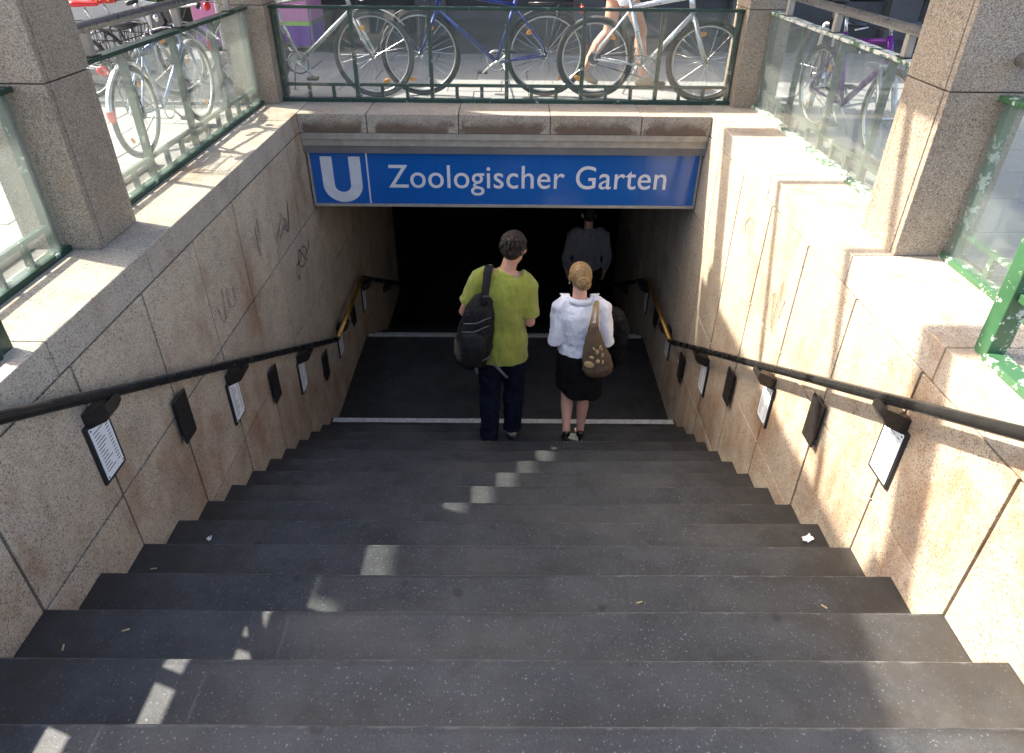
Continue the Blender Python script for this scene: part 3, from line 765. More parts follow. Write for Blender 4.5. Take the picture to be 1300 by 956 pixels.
# ------------------------------------------------------------------ bicycles
def bicycle(label, rear, front, R=.345, tyre='rubber', frame=(.5,.5,.5), lean=0, style='city', saddle_mat=None, group=None, basket=False, metal=.6, tyre_w=.019, sc=1.0):
    rear = Vector((*rear, 0)); front = Vector((*front, 0)); d = front-rear; wb = d.length/sc
    t = thing('bicycle', label, 'bicycle', rear[:], math.atan2(d.y, d.x)); t.rotation_euler = (lean, 0, math.atan2(d.y, d.x))
    t.scale = (sc, sc, sc)
    fm = plain('frame_paint', frame, .3, metal, .08); L = dict(local=True, smooth=True)
    BB = (.43, 0, .285); ST = (.26, 0, .80); HT = (wb-.20, 0, .86); HB = (wb-.155, 0, .70); tr = .016 if style == 'city' else .021
    mb = MB().tube([BB, ST], tr*.95, 10).tube([BB, HB], tr*1.15, 10).tube([(ST[0]+.02, 0, ST[2]-.06), (HT[0]+.01, 0, HT[2]-.03)], tr, 10).tube([HB, HT], tr*1.2, 10)
    for s_ in (-1, 1):
        mb.tube([BB, (0, s_*.062, R)], .010, 8).tube([(ST[0]+.01, s_*.012, ST[2]-.08), (.03, s_*.055, R+.08), (0, s_*.062, R)], .008, 8)
    obj('frame', mb, fm, t, **L)
    fk = MB()
    for s_ in (-1, 1):
        fk.tube([(HB[0]+.01, s_*.055, HB[2]-.03), (wb-.05, s_*.058, R+.10), (wb, s_*.056, R)], .013 if style == 'city' else .019, 8)
    fk.tube([(HB[0]+.01, -.06, HB[2]-.03), (HB[0]+.01, .06, HB[2]-.03)], .017, 8)
    obj('fork', fk, fm if style == 'city' else M['alu'], t, **L)
    for cx_ in (0, wb):
        w = obj('wheel', MB().torus((cx_, 0, R), R-tyre_w, tyre_w, 'y', 56, 10), M[tyre], t, **L)
        obj('rim', MB().torus((cx_, 0, R), R-2*tyre_w-.008, .008, 'y', 56, 8, rz=.011), M['alu'], w, **L)
        obj('hub', MB().loft([(cx_, -.045, R), (cx_, -.02, R), (cx_, .02, R), (cx_, .045, R)], [.024, .014, .014, .024], n=12, cap=.2), M['chrome'], w, **L)
        sp = MB(); ns = 28
        for i in range(ns):
            a = 2*PI*i/ns; b = a+(.5 if i % 4 < 2 else -.5); s_ = 1 if i % 2 else -1
            sp.tube([(cx_+.02*math.cos(b), s_*.03, R+.02*math.sin(b)), (cx_+(R-2*tyre_w-.01)*math.cos(a), 0, R+(R-2*tyre_w-.01)*math.sin(a))], .0013, 4)
        obj('spokes', sp, M['chrome'], w, local=True)
        for a in (.9+cx_, .9+cx_+PI):
            obj('reflector', MB().ell((cx_+R*.66*math.cos(a), 0, R+R*.66*math.sin(a)), .020, .006, .034, 12, 8, Matrix.Rotation(-a, 3, 'Y')), M['orange'], w, **L)
        if style == 'city':
            a0, a1 = (.45, 2.9) if cx_ == 0 else (.7, 2.6)
            obj('mudguard', MB().torus((cx_, 0, R), R+.018, .003, 'y', 30, 6, a0, a1, rz=.024), M['alu'] if metal > .3 else M['black_plastic'], t, **L)
    ck = obj('crankset', MB().torus((BB[0], -.05, BB[2]), .085, .008, 'y', 30, 6, rz=.003).tube([(BB[0], .07, BB[2]), (BB[0], -.07, BB[2])], .018, 10)
        .tube([(BB[0], -.065, BB[2]), (BB[0]+.13, -.075, BB[2]-.11)], .009, 8).tube([(BB[0], .065, BB[2]), (BB[0]-.13, .075, BB[2]+.11)], .009, 8), M['alu'], t, **L)
    for sx, s_ in ((.13, -1), (-.13, 1)):
        x, y, z = BB[0]+sx, s_*.12, BB[2]-(.11 if s_ < 0 else -.11); obj('pedal', MB().box(x-.045, x+.045, y-.035, y+.035, z-.012, z+.012), M['black_plastic'], ck, local=True, bevel=.004)
    obj('chain', MB().torus((BB[0], -.05, BB[2]), .088, .004, 'y', 20, 4, -PI/2, PI/2).tube([(BB[0], -.05, BB[2]+.088), (0, -.05, R+.035)], .004, 5).tube([(BB[0], -.05, BB[2]-.088), (0, -.05, R-.035)], .004, 5), M['steel_dark'], t, **L)
    obj('sprocket', MB().loft([(0, -.06, R), (0, -.035, R)], [.045, .055], n=18, cap=0), M['chrome'], t, local=True)
    sx = ST[0]-.045; sz = .945
    obj('seat_post', MB().tube([ST, (sx+.01, 0, sz-.03)], .013, 10), M['alu'], t, **L)
    obj('saddle', MB().loft([(sx-.13, 0, sz+.015), (sx-.12, 0, sz+.012), (sx-.06, 0, sz+.01), (sx+.04, 0, sz+.004), (sx+.13, 0, sz), (sx+.15, 0, sz-.004)], [.05, .085, .085, .045, .022, .012], [.015, .03, .034, .026, .020, .01], right=(0,1,0), n=14), saddle_mat or M['black_plastic'], t, **L)
    hx, hz = HT[0]-.03, 1.0 if style == 'city' else .93
    obj('stem', MB().tube([HT, (HT[0]-.02, 0, hz-.02), (hx+.05, 0, hz)], .013, 10), M['alu'], t, **L)
    if style == 'city': hb = [(hx-.12, -.29, hz+.02), (hx-.02, -.26, hz+.03), (hx+.05, -.08, hz), (hx+.05, .08, hz), (hx-.02, .26, hz+.03), (hx-.12, .29, hz+.02)]
    else: hb = [(hx+.01, -.31, hz+.02), (hx+.05, -.1, hz), (hx+.05, .1, hz), (hx+.01, .31, hz+.02)]
    h = obj('handlebar', MB().tube(hb, .012, 10), M['alu'] if style == 'city' else M['black_plastic'], t, **L)
    for e, q in ((hb[0], hb[1]), (hb[-1], hb[-2])):
        e, q = Vector(e), Vector(q); u = (q-e).normalized()
        obj('grip', MB().tube([tuple(e-u*.005), tuple(e+u*.11)], .017, 10, .4), M['black_plastic'], h, **L)
        obj('brake_lever', MB().tube([tuple(e+u*.12+Vector((.02,0,-.01))), tuple(e+u*.02+Vector((.055,0,-.03)))], .006, 6), M['alu'], h, **L)
    obj('brake_cable', MB().tube([(hx+.06, -.15, hz), (hx+.16, -.06, hz-.03), (hx+.14, 0, hz-.16), (HB[0]+.04, .02, HB[2])], .003, 6), M['black_plastic'], h, **L)
    obj('kickstand', MB().tube([(BB[0]-.06, .03, BB[2]-.01), (BB[0]-.16, .20, .005)], .009, 8), M['alu'], t, **L)
    if style == 'city':
        lm = obj('head_lamp', MB().ell((wb-.06, 0, .80), .035, .035, .035), M['chrome'], t, **L)
        rk = MB().tube([(-.28, -.06, R+.40), (.16, -.05, R+.40)], .005, 6).tube([(-.28, .06, R+.40), (.16, .05, R+.40)], .005, 6).tube([(-.28, -.06, R+.40), (-.28, .06, R+.40)], .005, 6).tube([(-.05, -.06, R+.40), (-.05, .06, R+.40)], .005, 6).tube([(-.1, -.06, R+.40), (0, -.065, R)], .005, 6).tube([(-.1, .06, R+.40), (0, .065, R)], .005, 6)
        obj('luggage_rack', rk, M['steel_dark'], t, **L)
        obj('tail_lamp', MB().ell((-.29, 0, R+.36), .02, .05, .035), M['red_plastic'], t, **L)
        obj('rear_reflector', MB().ell((-.34, 0, R+.06), .015, .035, .06), M['red_plastic'], t, **L)
    if basket:
        bk = MB()
        for z in (0, .07, .14, .21):
            q = .15+.03*z/.21; bk.tube([(-.26-.02*z, -q, R+.42+z), (.14, -q, R+.42+z), (.14, q, R+.42+z), (-.26-.02*z, q, R+.42+z), (-.26-.02*z, -q, R+.42+z)], .004, 5)
        for i in range(9):
            x = -.26+.05*i
            for s_ in (-1, 1): bk.tube([(x, 0, R+.42), (x, s_*.15, R+.42), (x, s_*.18, R+.63)], .003, 4)
        for i in range(7):
            y = -.15+.05*i
            for x in (-.26, .14): bk.tube([(x, y, R+.42), (x, y*1.2, R+.63)], .003, 4)
        obj('wire_basket', bk, M['steel_dark'], t, **L)
    return t
bicycle('silver city bicycle with grey tyres half hidden by the shaded corner pillar', (-2.25, 6.26), (-1.17, 6.20), .35, 'rubber_grey', (.55,.56,.54), .03)
bicycle('blue framed bicycle between the two silver bicycles behind the beam railing', (.31, 6.30), (-.78, 6.30), .35, 'rubber', (.02,.045,.20), -.03, metal=.2)
bicycle('silver mountain bicycle with suspension fork behind the beam railing', (.73, 6.24), (1.66, 6.10), .335, 'rubber', (.66,.68,.70), .02, 'mtb', tyre_w=.024)
bicycle('small city bicycle with wire basket and red tail lamp behind the shaded side railing', (-2.40, 4.42), (-2.38, 5.36), .345, 'rubber', (.22,.27,.40), .03, basket=True, sc=.82)
bicycle('purple framed bicycle leaning behind the sunny side railing', (2.34, 5.32), (2.40, 4.36), .34, 'rubber', (.13,.015,.20), .04, 'mtb', metal=.2, sc=.88)
bicycle('black bicycle parked beyond the purple one behind the sunny corner pillar', (2.46, 5.70), (2.85, 6.62), .34, 'rubber', (.02,.02,.022), .04, 'mtb', metal=.2, sc=.88)
def dotted():
    t = NT('red_dotted_cover'); v = t.n('ShaderNodeTexVoronoi'); v.inputs['Scale'].default_value = 30; t.l(t.n('ShaderNodeTexCoord').outputs['Object'], v.inputs['Vector'])
    return t.done(t.pbsdf(t.mix(t.rng(v.outputs['Distance'], .25, .32, 1, 0), (.62,.02,.03), (.8,.5,.05)), .5))
M['dots'] = dotted()
bicycle('bicycle with red and yellow dotted saddle cover before the white booth', (-3.72, 6.50), (-3.0, 6.72), .345, 'rubber', (.05,.05,.055), .03, sc=.75, saddle_mat=M['dots'])
bicycle('bicycle with plain red saddle cover before the white booth', (-3.62, 6.0), (-2.92, 6.22), .345, 'rubber', (.4,.4,.4), .03, sc=.78, saddle_mat=M['red_plastic'])

# ------------------------------------------------------------------ people
V = Vector
def lerp(a, b, f): return V(a)*(1-f)+V(b)*f
def add_hand(mb, W, d, palm_n, L=.19, side=1):
    """palm plus five bent fingers; d = pointing direction, palm_n = palm normal"""
    W = V(W); d = V(d).normalized(); n_ = V(palm_n); n_ = (n_-d*n_.dot(d)).normalized(); s_ = d.cross(n_)*side
    mb.loft([W-d*.02, W+d*.02, W+d*.06, W+d*.095], [.026,.034,.041,.038], [.020,.018,.016,.013], right=s_, n=12)
    for i, (o, l) in enumerate(((-.031,.070), (-.010,.080), (.011,.075), (.030,.058))):
        b = W+d*.088+s_*o; c = [b]; dirn = d.copy()
        for j in range(3):
            dirn = (dirn+n_*(.28+.08*i)).normalized(); c.append(c[-1]+dirn*l*(.42,.33,.27)[j])
        mb.loft(c, [.0095,.009,.0085,.0075], n=8, cap=.8)
    b = W+d*.025-s_*.032; c1 = b+(d*.6-s_*.7+n_*.25).normalized()*.042; c2 = c1+(d*.9-s_*.15+n_*.35).normalized()*.034
    mb.loft([b, c1, c2], [.0125,.0105,.009], n=8, cap=.8)

def head(mb, hair_mb, C, yaw, pitch, h=.235, male=True):
    """C = head centre; h = crown to chin"""
    M_ = Matrix.Rotation(yaw, 3, 'Z') @ Matrix.Rotation(pitch, 3, 'X'); C = V(C); k = h/.235
    P = lambda x, y, z: C+M_@(V((x, y, z))*k)
    mb.ell(P(0, -.008, .025), .074*k, .095*k, .092*k, 18, 12, M_)
    mb.ell(P(0, .022, -.045), .056*k, .064*k, .072*k, 16, 12, M_)
    mb.loft([P(0,.085,.022), P(0,.100,-.002), P(0,.112,-.024), P(0,.096,-.034)], [.009*k,.011*k,.015*k,.012*k], n=8)        # nose
    mb.loft([P(-.022,.082,-.058), P(0,.090,-.058), P(.022,.082,-.058)], [.007*k,.010*k,.007*k], n=8)                       # lips
    mb.ell(P(0,.078,-.098), .022*k, .018*k, .018*k, 10, 8, M_)                                                           # chin
    mb.loft([P(-.045,.076,.030), P(0,.086,.034), P(.045,.076,.030)], [.009*k,.010*k,.009*k], n=8)                         # brow
    for s_ in (-1, 1):
        mb.loft([P(s_*.073,.0,.020), P(s_*.082,-.012,.014), P(s_*.083,-.010,-.012), P(s_*.074,.004,-.030)], [.011*k,.016*k,.014*k,.009*k], [.010*k,.010*k,.010*k,.008*k], n=10)   # ears
    return P

def person(name, label, loc, rz, J, skinm, hairm, sp):
    t = thing(name, label, 'person', loc, rz); k = sp.get('k', 1.0); male = sp.get('male', True)
    b = MB(); H = V(J['head']); N = V(J['neck']); PV = V(J['pelvis'])
    P = head(b, None, H, sp.get('yaw', 0), sp.get('pitch', 0), sp.get('hh', .235), male)
    b.loft([lerp(N, H, -.25), N, lerp(N, H, .55), lerp(N, H, .85)], [.068*k, .058*k, .054*k, .05*k], [.06*k, .056*k, .056*k, .05*k], n=14)
    def torso(ex, lo=0, hi=1, top=True):
        rows = [(-.12,.10,.095),(0,.158,.115),(.12,.162,.112),(.28,.148,.102),(.45,.15,.105),(.62,.168,.115),(.78,.178,.112),(.88,.170,.095),(.95,.12,.078),(1.0,.07,.064)] if male else \
               [(-.12,.10,.10),(0,.172,.13),(.12,.170,.122),(.30,.130,.098),(.45,.130,.098),(.62,.142,.108),(.78,.152,.108),(.88,.145,.09),(.95,.10,.072),(1.0,.055,.055)]
        rows = [r for r in rows if lo <= r[0] <= hi]
        C = [lerp(PV, N, r[0])+V((0, -.015*math.sin(PI*max(0, r[0])), 0)) for r in rows]
        return C, [(r[1]*sp.get('w', 1)+ex)*k for r in rows], [(r[2]*sp.get('dp', 1)+ex)*k for r in rows]
    b.loft(*torso(-.006), n=20)
    arms = {}
    for s_ in ('L', 'R'):
        Sh, E_, Wr = V(J['sh'+s_]), V(J['el'+s_]), V(J['wr'+s_]); arms[s_] = (Sh, E_, Wr)
        b.loft([lerp(N, Sh, .35), lerp(N, Sh, .75), Sh, lerp(Sh, E_, .4), lerp(Sh, E_, .85), E_, lerp(E_, Wr, .25), lerp(E_, Wr, .65), Wr], [q*k*sp.get('arm', 1) for q in (.042,.050,.056,.050,.043,.041,.043,.036,.027)], n=14)
        dd = (Wr-E_).normalized(); add_hand(b, Wr, dd, J.get('palm'+s_, (0,0,-1)), side=1 if s_ == 'L' else -1)
        Hp, Kn, An = V(J['hip'+s_]), V(J['kn'+s_]), V(J['an'+s_]); q = sp.get('leg', 1)
        b.loft([Hp+V((0,0,.06)), Hp, lerp(Hp,Kn,.4), lerp(Hp,Kn,.85), Kn, lerp(Kn,An,.12)+V((0,-.01,0)), lerp(Kn,An,.32)+V((0,-.018,0)), lerp(Kn,An,.65)+V((0,-.006,0)), lerp(Kn,An,.9), An], [r_*k*q for r_ in (.082,.088,.077,.058,.054,.053,.057,.045,.037,.038)], n=16)
        Tp = V(J['to'+s_]); hl = V(J.get('he'+s_, An+V((0,-.03,-.05))))
        b.loft([hl, lerp(hl, Tp, .25)+V((0,0,.018)), lerp(hl, Tp, .6)+V((0,0,.006)), Tp], [.030*k,.034*k,.042*k,.030*k], [.03*k,.034*k,.024*k,.014*k], right=(1,0,0), n=12)
        b.loft([An, lerp(hl, Tp, .2)], [.036*k, .034*k], n=12)
    obj('body', b, skinm, t, local=True, remesh=.0085)
    for s_ in (-1, 1): obj('eye', MB().ell(P(s_*.031, .078, .008), .012, .010, .009), M['eye'], t, local=True, smooth=True)
    return t, P, torso, arms

def sleeve(mb, Sh, E_, Wr, N, f, r, flare=1.0):
    """sleeve from the neck side down the arm to fraction f (1 = elbow, 2 = wrist)"""
    c = [lerp(N, Sh, .45), lerp(N, Sh, .8), Sh, lerp(Sh, E_, .3)]; q = [.078, .082, .077, .069]
    if f <= 1: c += [lerp(Sh, E_, f*.8), lerp(Sh, E_, f)]; q += [.064*flare, .066*flare]
    else: c += [lerp(Sh, E_, .75), E_, lerp(E_, Wr, (f-1)*.5), lerp(E_, Wr, f-1)]; q += [.060, .060, .055, .046]
    mb.loft(c, [x*r for x in q], n=16, cap=0)

# --- man in lime T-shirt
J = dict(pelvis=(.005,0,.97), neck=(.050,.02,1.60), head=(.098,.045,1.765), shL=(-.150,0,1.535), shR=(.200,.0,1.475),
  elL=(-.275,-.03,1.275), wrL=(-.235,.20,1.20), elR=(.222,-.04,1.195), wrR=(.185,.20,1.135), palmL=(1,0,0), palmR=(-1,0,0),
  hipL=(-.085,0,.93), knL=(-.088,.04,.50), anL=(-.095,-.06,.10), toL=(-.105,.15,.028), heL=(-.095,-.11,.035),
  hipR=(.095,0,.93), knR=(.108,.09,.50), anR=(.100,.05,.115), toR=(.135,.24,.03), heR=(.098,.0,.05))
man, P, torso, arms = person('person', 'man in lime green T-shirt and dark jeans walking down with a backpack', (-.06, 4.43, NZ-11*RS), 0, J, M['skin'], None, dict(yaw=-.42, pitch=-.18, hh=.245, w=1.0))
N = V(J['neck'])
mb = MB(); C, a, c_ = torso(.026, -.01, .96); C[0] = C[0]+V((0,0,-.11)); a[0] = .212; c_[0] = .165; a[1] = .200; c_[1] = .150; mb.loft(C, a, c_, n=24, cap=.1)
mb.loft([lerp(N, V(J['head']), -.55), lerp(N, V(J['head']), -.02)], [.140, .080], [.120, .080], n=18, cap=0)
for s_ in 'LR': sleeve(mb, *arms[s_], N, .72 if s_ == 'L' else .82, 1.06, 1.10)
obj('shirt', mb, M['lime'], man, local=True, remesh=.009, disp=.020, dscale=.10)
mb = MB(); C, a, c_ = torso(.012, -.13, .14); mb.loft(C, a, c_, n=22)
for s_ in 'LR':
    h, kn, an = V(J['hip'+s_]), V(J['kn'+s_]), V(J['an'+s_])
    mb.loft([h+V((0,0,.05)), h, lerp(h,kn,.5), kn, lerp(kn,an,.3)+V((0,-.014,0)), lerp(kn,an,.6)+V((0,-.010,0)), lerp(kn,an,.85), lerp(kn,an,1.08)], [.105,.112,.100,.086,.086,.078,.075,.080], n=18, cap=0)
obj('jeans', mb, M['denim'], man, local=True, remesh=.010, disp=.026, dscale=.05)
def sneaker(mb, he, to, w=.046):
    he, to = V(he), V(to); mb.loft([he+V((0,-.012,.012)), he+V((0,.02,.03)), lerp(he,to,.35)+V((0,0,.036)), lerp(he,to,.7)+V((0,0,.014)), to+V((0,.02,.006))], [.034,.042,w,.052,.034], [.036,.05,.048,.034,.02], right=(1,0,0), n=16)
    return mb
for s_ in 'LR':
    so_ = obj('shoe', sneaker(MB(), J['he'+s_], J['to'+s_]), M['suede'] if s_ == 'R' else M['black_leather'], man, local=True, smooth=True)
    he, to = V(J['he'+s_]), V(J['to'+s_])
    obj('sole', MB().loft([he+V((0,-.015,-.022)), lerp(he,to,.4)+V((0,0,-.018)), to+V((0,.02,-.014))], [.038,.045,.040], [.012]*3, right=(1,0,0), n=14), M['black_plastic'], so_, local=True, smooth=True)
hb = MB(); R_ = Matrix.Rotation(-.42, 3, 'Z') @ Matrix.Rotation(-.18, 3, 'X')
hb.ell(P(0,-.016,.040), .0835, .102, .094, 20, 14, R_); hb.ell(P(0,-.042,-.012), .074, .070, .066, 16, 10, R_)
rnd = random.Random(5)
for i in range(420):     # short cropped tufts
    u = V((rnd.gauss(0,1), rnd.gauss(0,1)-.25, rnd.gauss(0,1)+.35)).normalized()
    if u.z < -.55 or (u.y > .35 and u.z < .35): continue
    p = V((u.x*.078, -.016+u.y*.094, .036+u.z*.088)); dd = (u*.5+V((rnd.uniform(-.3,.3), -.2, -.75))).normalized()
    hb.loft([P(*p), P(*(p+dd*.014+u*.006)), P(*(p+dd*.030+u*.005))], [.0055,.005,.002], n=5)
obj('hair', hb, M['hair_brown'], man, local=True, remesh=.0032, disp=.002, dscale=.006)
obj('waist_belt', MB().loft([(.005,0,.985),(.005,0,1.02)], [.176,.174], [.132,.130], n=24, cap=0), M['black_leather'], man, local=True)

# backpack hanging from his left shoulder
bpk = thing('backpack', 'black backpack with grey loose straps hanging on the man in lime shirt', 'backpack', (-.36, 4.24, -1.62))
mb = MB(); b0, b1 = at_y(596, 462, 4.26), at_y(613, 376, 4.30); ax = (b1-b0)
mb.loft([lerp(b0,b1,f) for f in (-.03,.06,.3,.55,.8,.95,1.02)], [.08,.128,.145,.135,.108,.075,.04], [.06,.098,.105,.095,.080,.055,.03], right=(1,0,.2), n=22)
obj('bag_body', mb, M['nylon'], bpk, remesh=.010, disp=.022, dscale=.05)
obj('front_pocket', MB().loft([lerp(b0,b1,f)+V((-.01,-.085,0)) for f in (.06,.14,.34,.5,.56)], [.06,.10,.108,.09,.05], [.03,.046,.05,.04,.02], right=(1,0,.2), n=18), M['nylon'], bpk, smooth=True)
for f in (.60, .72): obj('zip', MB().tube([tuple(lerp(b0,b1,f)+V((-.11+.02*i,-.100+.0012*(i-5)**2,.006*i-.03+.004*math.sin(i)))) for i in range(11)], .004, 6), M['webbing'], bpk)
q0 = at_y(621, 336, 4.47)
sp_ = [at_y(621, 345, 4.58), at_y(621, 339, 4.52), at_y(621, 337.5, 4.43), at_y(619, 346, 4.30), at_y(616, 372, 4.265), at_y(614, 388, 4.22)]
obj('strap', MB().loft(sp_, [.028,.031,.032,.031,.027,.025], [.007]*6, right=(1,0,0), n=12), M['nylon'], bpk, smooth=True)
obj('buckle', MB().box(*sum(([c-.022, c+.022] for c in at_y(617, 378, 4.25)), [])), M['black_plastic'], bpk, bevel=.006)
for a_, b_ in (((606, 461, 4.16), (625, 452, 4.2)), ((628, 463, 4.2), (644, 480, 4.17)), ((600, 455, 4.17), (606, 475, 4.17))):
    p, q = at_y(*a_), at_y(*b_); obj('loose_strap', MB().loft([p, lerp(p,q,.5)+V((0,-.01,.006)), q], [.012]*3, [.003]*3, right=(.6,0,.8), n=8), M['webbing'], bpk, smooth=True)

# --- woman in white shirt and black skirt
J = dict(pelvis=(.005,0,.86), neck=(-.028,.01,1.345), head=(-.035,.035,1.525), shL=(-.175,0,1.285), shR=(.150,0,1.285),
  elL=(-.205,-.05,1.005), wrL=(-.175,.15,1.045), elR=(.205,-.05,1.005), wrR=(.190,.16,1.03), palmL=(1,0,0), palmR=(-1,0,0),
  hipL=(-.08,0,.82), knL=(-.078,.03,.47), anL=(-.080,-.13,.205), toL=(-.086,-.02,.035), heL=(-.080,-.155,.155),
  hipR=(.08,0,.82), knR=(.058,.02,.47), anR=(.048,-.03,.125), toR=(.052,.13,.022), heR=(.048,-.07,.075))
wom, P, torso, arms = person('person', 'blond woman in white shirt, black skirt and black high heels', (.565, 4.46, NZ-11*RS), 0, J, M['skin_pale'], None, dict(yaw=.12, pitch=-.12, hh=.222, male=False, k=.97, arm=.88, leg=.95))
N = V(J['neck'])
mb = MB(); C, a, c_ = torso(.022, .10, .96); mb.loft(C, a, c_, n=24, cap=.1)
mb.loft([lerp(N, V(J['head']), -.5), lerp(N, V(J['head']), .05)], [.112, .068], [.095, .066], n=18, cap=0)
for s_ in 'LR': sleeve(mb, *arms[s_], N, 1.35, .92)
obj('shirt', mb, M['white_cotton'], wom, local=True, remesh=.010, disp=.020, dscale=.055)
# open turned-up collar with two pointed wings
cl = MB(); n = 18
for i in range(n+1):
    a = PI*(-.10+1.20*i/n); wing = abs(i-n/2)/(n/2)
    rr = .068+.010*wing; r2 = rr+.026+.050*wing**4; cx_, cy_ = N.x+.002, N.y+.002
    x_, y_ = -math.cos(a), -math.sin(a)
    for rad_, z_ in ((rr, N.z-.012), (rr*.97, N.z+.036), (rr+.008, N.z+.039), (r2, N.z+.000+.030*wing**3)):
        cl.v.append((cx_+rad_*x_*(1.05), cy_+rad_*y_, z_))
for i in range(n):
    for j in range(3): cl.f.append((4*i+j, 4*i+4+j, 4*i+5+j, 4*i+1+j))
co = obj('collar', cl, M['white_cotton'], wom, local=True, smooth=True); sd = co.modifiers.new('t', 'SOLIDIFY'); sd.thickness = .003
mb = MB(); z_ = [(1.0,.146,.116),(.96,.152,.122),(.88,.186,.146),(.80,.200,.154),(.70,.198,.152),(.61,.198,.156),(.525,.203,.166)]
mb.loft([(.004+.02*(1-q[0]), .0+.02*(1-q[0])*(1), q[0]) for q in z_], [q[1]*.98 for q in z_], [q[2] for q in z_], n=26, cap=0)
for i, v in enumerate(mb.v):
    if v[2] < .57: mb.v[i] = (v[0], v[1], v[2]-.035*math.sin(v[0]*9+.6)+.012*math.sin(v[0]*31))
obj('skirt', mb, M['black_cloth'], wom, local=True, remesh=.011, disp=.022, dscale=.08)
for s_ in 'LR':
    he, to, an = V(J['he'+s_]), V(J['to'+s_]), V(J['an'+s_])
    d = (to-he).normalized()
    sh_ = MB().loft([he-d*.018+V((0,0,.016)), he+V((0,0,.020)), lerp(he,to,.4)+V((0,0,.004)), lerp(he,to,.75)+V((0,0,.006)), to+d*.035], [.024,.033,.034,.042,.018], [.03,.036,.024,.022,.012], right=(1,0,0), n=16)
    s2 = obj('shoe', sh_, M['black_leather'], wom, local=True, smooth=True)
    dn = V((0, .0, -1)) if s_ == 'R' else V((0, -.75, -.65)).normalized()
    ht = .075 if s_ == 'R' else .065
    obj('heel', MB().loft([he-d*.005, he+dn*ht*.5, he+dn*ht], [.022,.012,.009], n=10, cap=0), M['black_leather'], s2, local=True, smooth=True)
hb = MB(); R_ = Matrix.Rotation(.12, 3, 'Z') @ Matrix.Rotation(-.12, 3, 'X'); kk = .222/.235
hb.ell(P(0,-.014,.036), .080, .098, .088, 20, 14, R_); hb.ell(P(0,-.040,-.008), .070, .064, .062, 16, 10, R_)
for i in range(19):      # locks swept from the brow back into the bun
    a = PI*(-.15+1.3*i/18); e = V((math.cos(a)*.079, .0, math.sin(a)*.086+.030))
    hb.loft([P(e.x*.98, .035, e.z*1.0), P(e.x*1.06, -.02, e.z*1.06), P(e.x*.92, -.080, e.z*.86), P(e.x*.45+.004, -.112, e.z*.42-.008)], [.005,.009,.009,.006], n=7)
ho = obj('hair', hb, M['hair_blond'], wom, local=True, remesh=.0045, disp=.005, dscale=.010)
bn = MB()
for i, (rr, r_) in enumerate(((.040,.017), (.022,.016))): bn.torus(tuple(P(.006+.004*i,-.122-.014*i,-.012)), rr, r_, 'y', 26, 10)
bn.ell(P(.008,-.132,-.012), .024, .024, .024)
for i in range(5):
    a = i*1.25; bn.loft([P(.006+.055*math.cos(a+q)*(1-.3*q),-.118-.016*q,-.012+.055*math.sin(a+q)*(1-.3*q)) for q in (0,.35,.7,1.0,1.3)], [.006,.012,.013,.012,.006], n=8)
obj('hair_bun', bn, M['hair_blond'], ho, local=True, remesh=.005, disp=.010, dscale=.012)
for s_ in (-1, 1): obj('earring', MB().ell(P(s_*.082,.0,-.045), .006, .006, .009), M['chrome'], wom, local=True, smooth=True)

# her shoulder bag
bag = thing('shoulder_bag', 'brown canvas shoulder bag with beige flower patches on the woman in white', 'bag', (.70, 4.28, -1.78))
YT = 4.285
outl = [(753,412,.030,.02),(753.5,424,.055,.04),(754,440,.085,.062),(757,455,.112,.075),(759,466,.122,.078),(760,473,.105,.06),(760,477,.06,.03)]
cb = [at_y(p[0], p[1], YT) for p in outl]
obj('bag_body', MB().loft(cb, [p[2] for p in outl], [p[3] for p in outl], right=(1,0,0), n=24), M['brown_canvas'], bag, remesh=.009, disp=.014, dscale=.06)
for (pa, pb, pc) in (((749,416), (753,398), (756,384)), ((758,416), (759,398), (759,384))):
    c = [at_y(*pa, YT), at_y(*pb, YT+.02), at_y(*pc, 4.36), at_y(757.5, 381, 4.45), at_y(759, 388, 4.53)]
    obj('strap', MB().loft(c, [.0105]*5, [.004]*5, right=(1,0,0), n=10), M['tan_leather'], bag, smooth=True)
    obj('strap_ring', MB().torus(tuple(at_y(pa[0], pa[1]+1, YT-.012)), .011, .003, 'y', 18, 6), M['steel_dark'], bag, smooth=True)
def patch(px, py, rx, rz_, rot):
    c = at_y(px, py, YT); best = min(range(len(cb)), key=lambda i: abs(cb[i].z-c.z)); dx = (c.x-cb[best].x)/max(.01, outl[best][2])
    yb = YT-outl[best][3]*math.sqrt(max(.05, 1-min(.97, dx*dx)))-.006
    c = at_y(px, py, yb)
    obj('flower_patch', MB().ell(c, rx, .008, rz_, 12, 6, Matrix.Rotation(dx*.5, 3, 'Z') @ Matrix.Rotation(rot, 3, 'Y')), M['beige_patch'], bag, smooth=True)
for a in ((748,463,.040,.030,0.1),(751,454,.018,.012,.3),(759,459,.016,.018,0),(758,447,.014,.024,-.3),(765,451,.008,.020,.1),(765,460,.008,.022,.05),(762,441,.008,.020,.2),(754,443,.007,.016,-.6),(764,444,.007,.016,.3)): patch(*a)
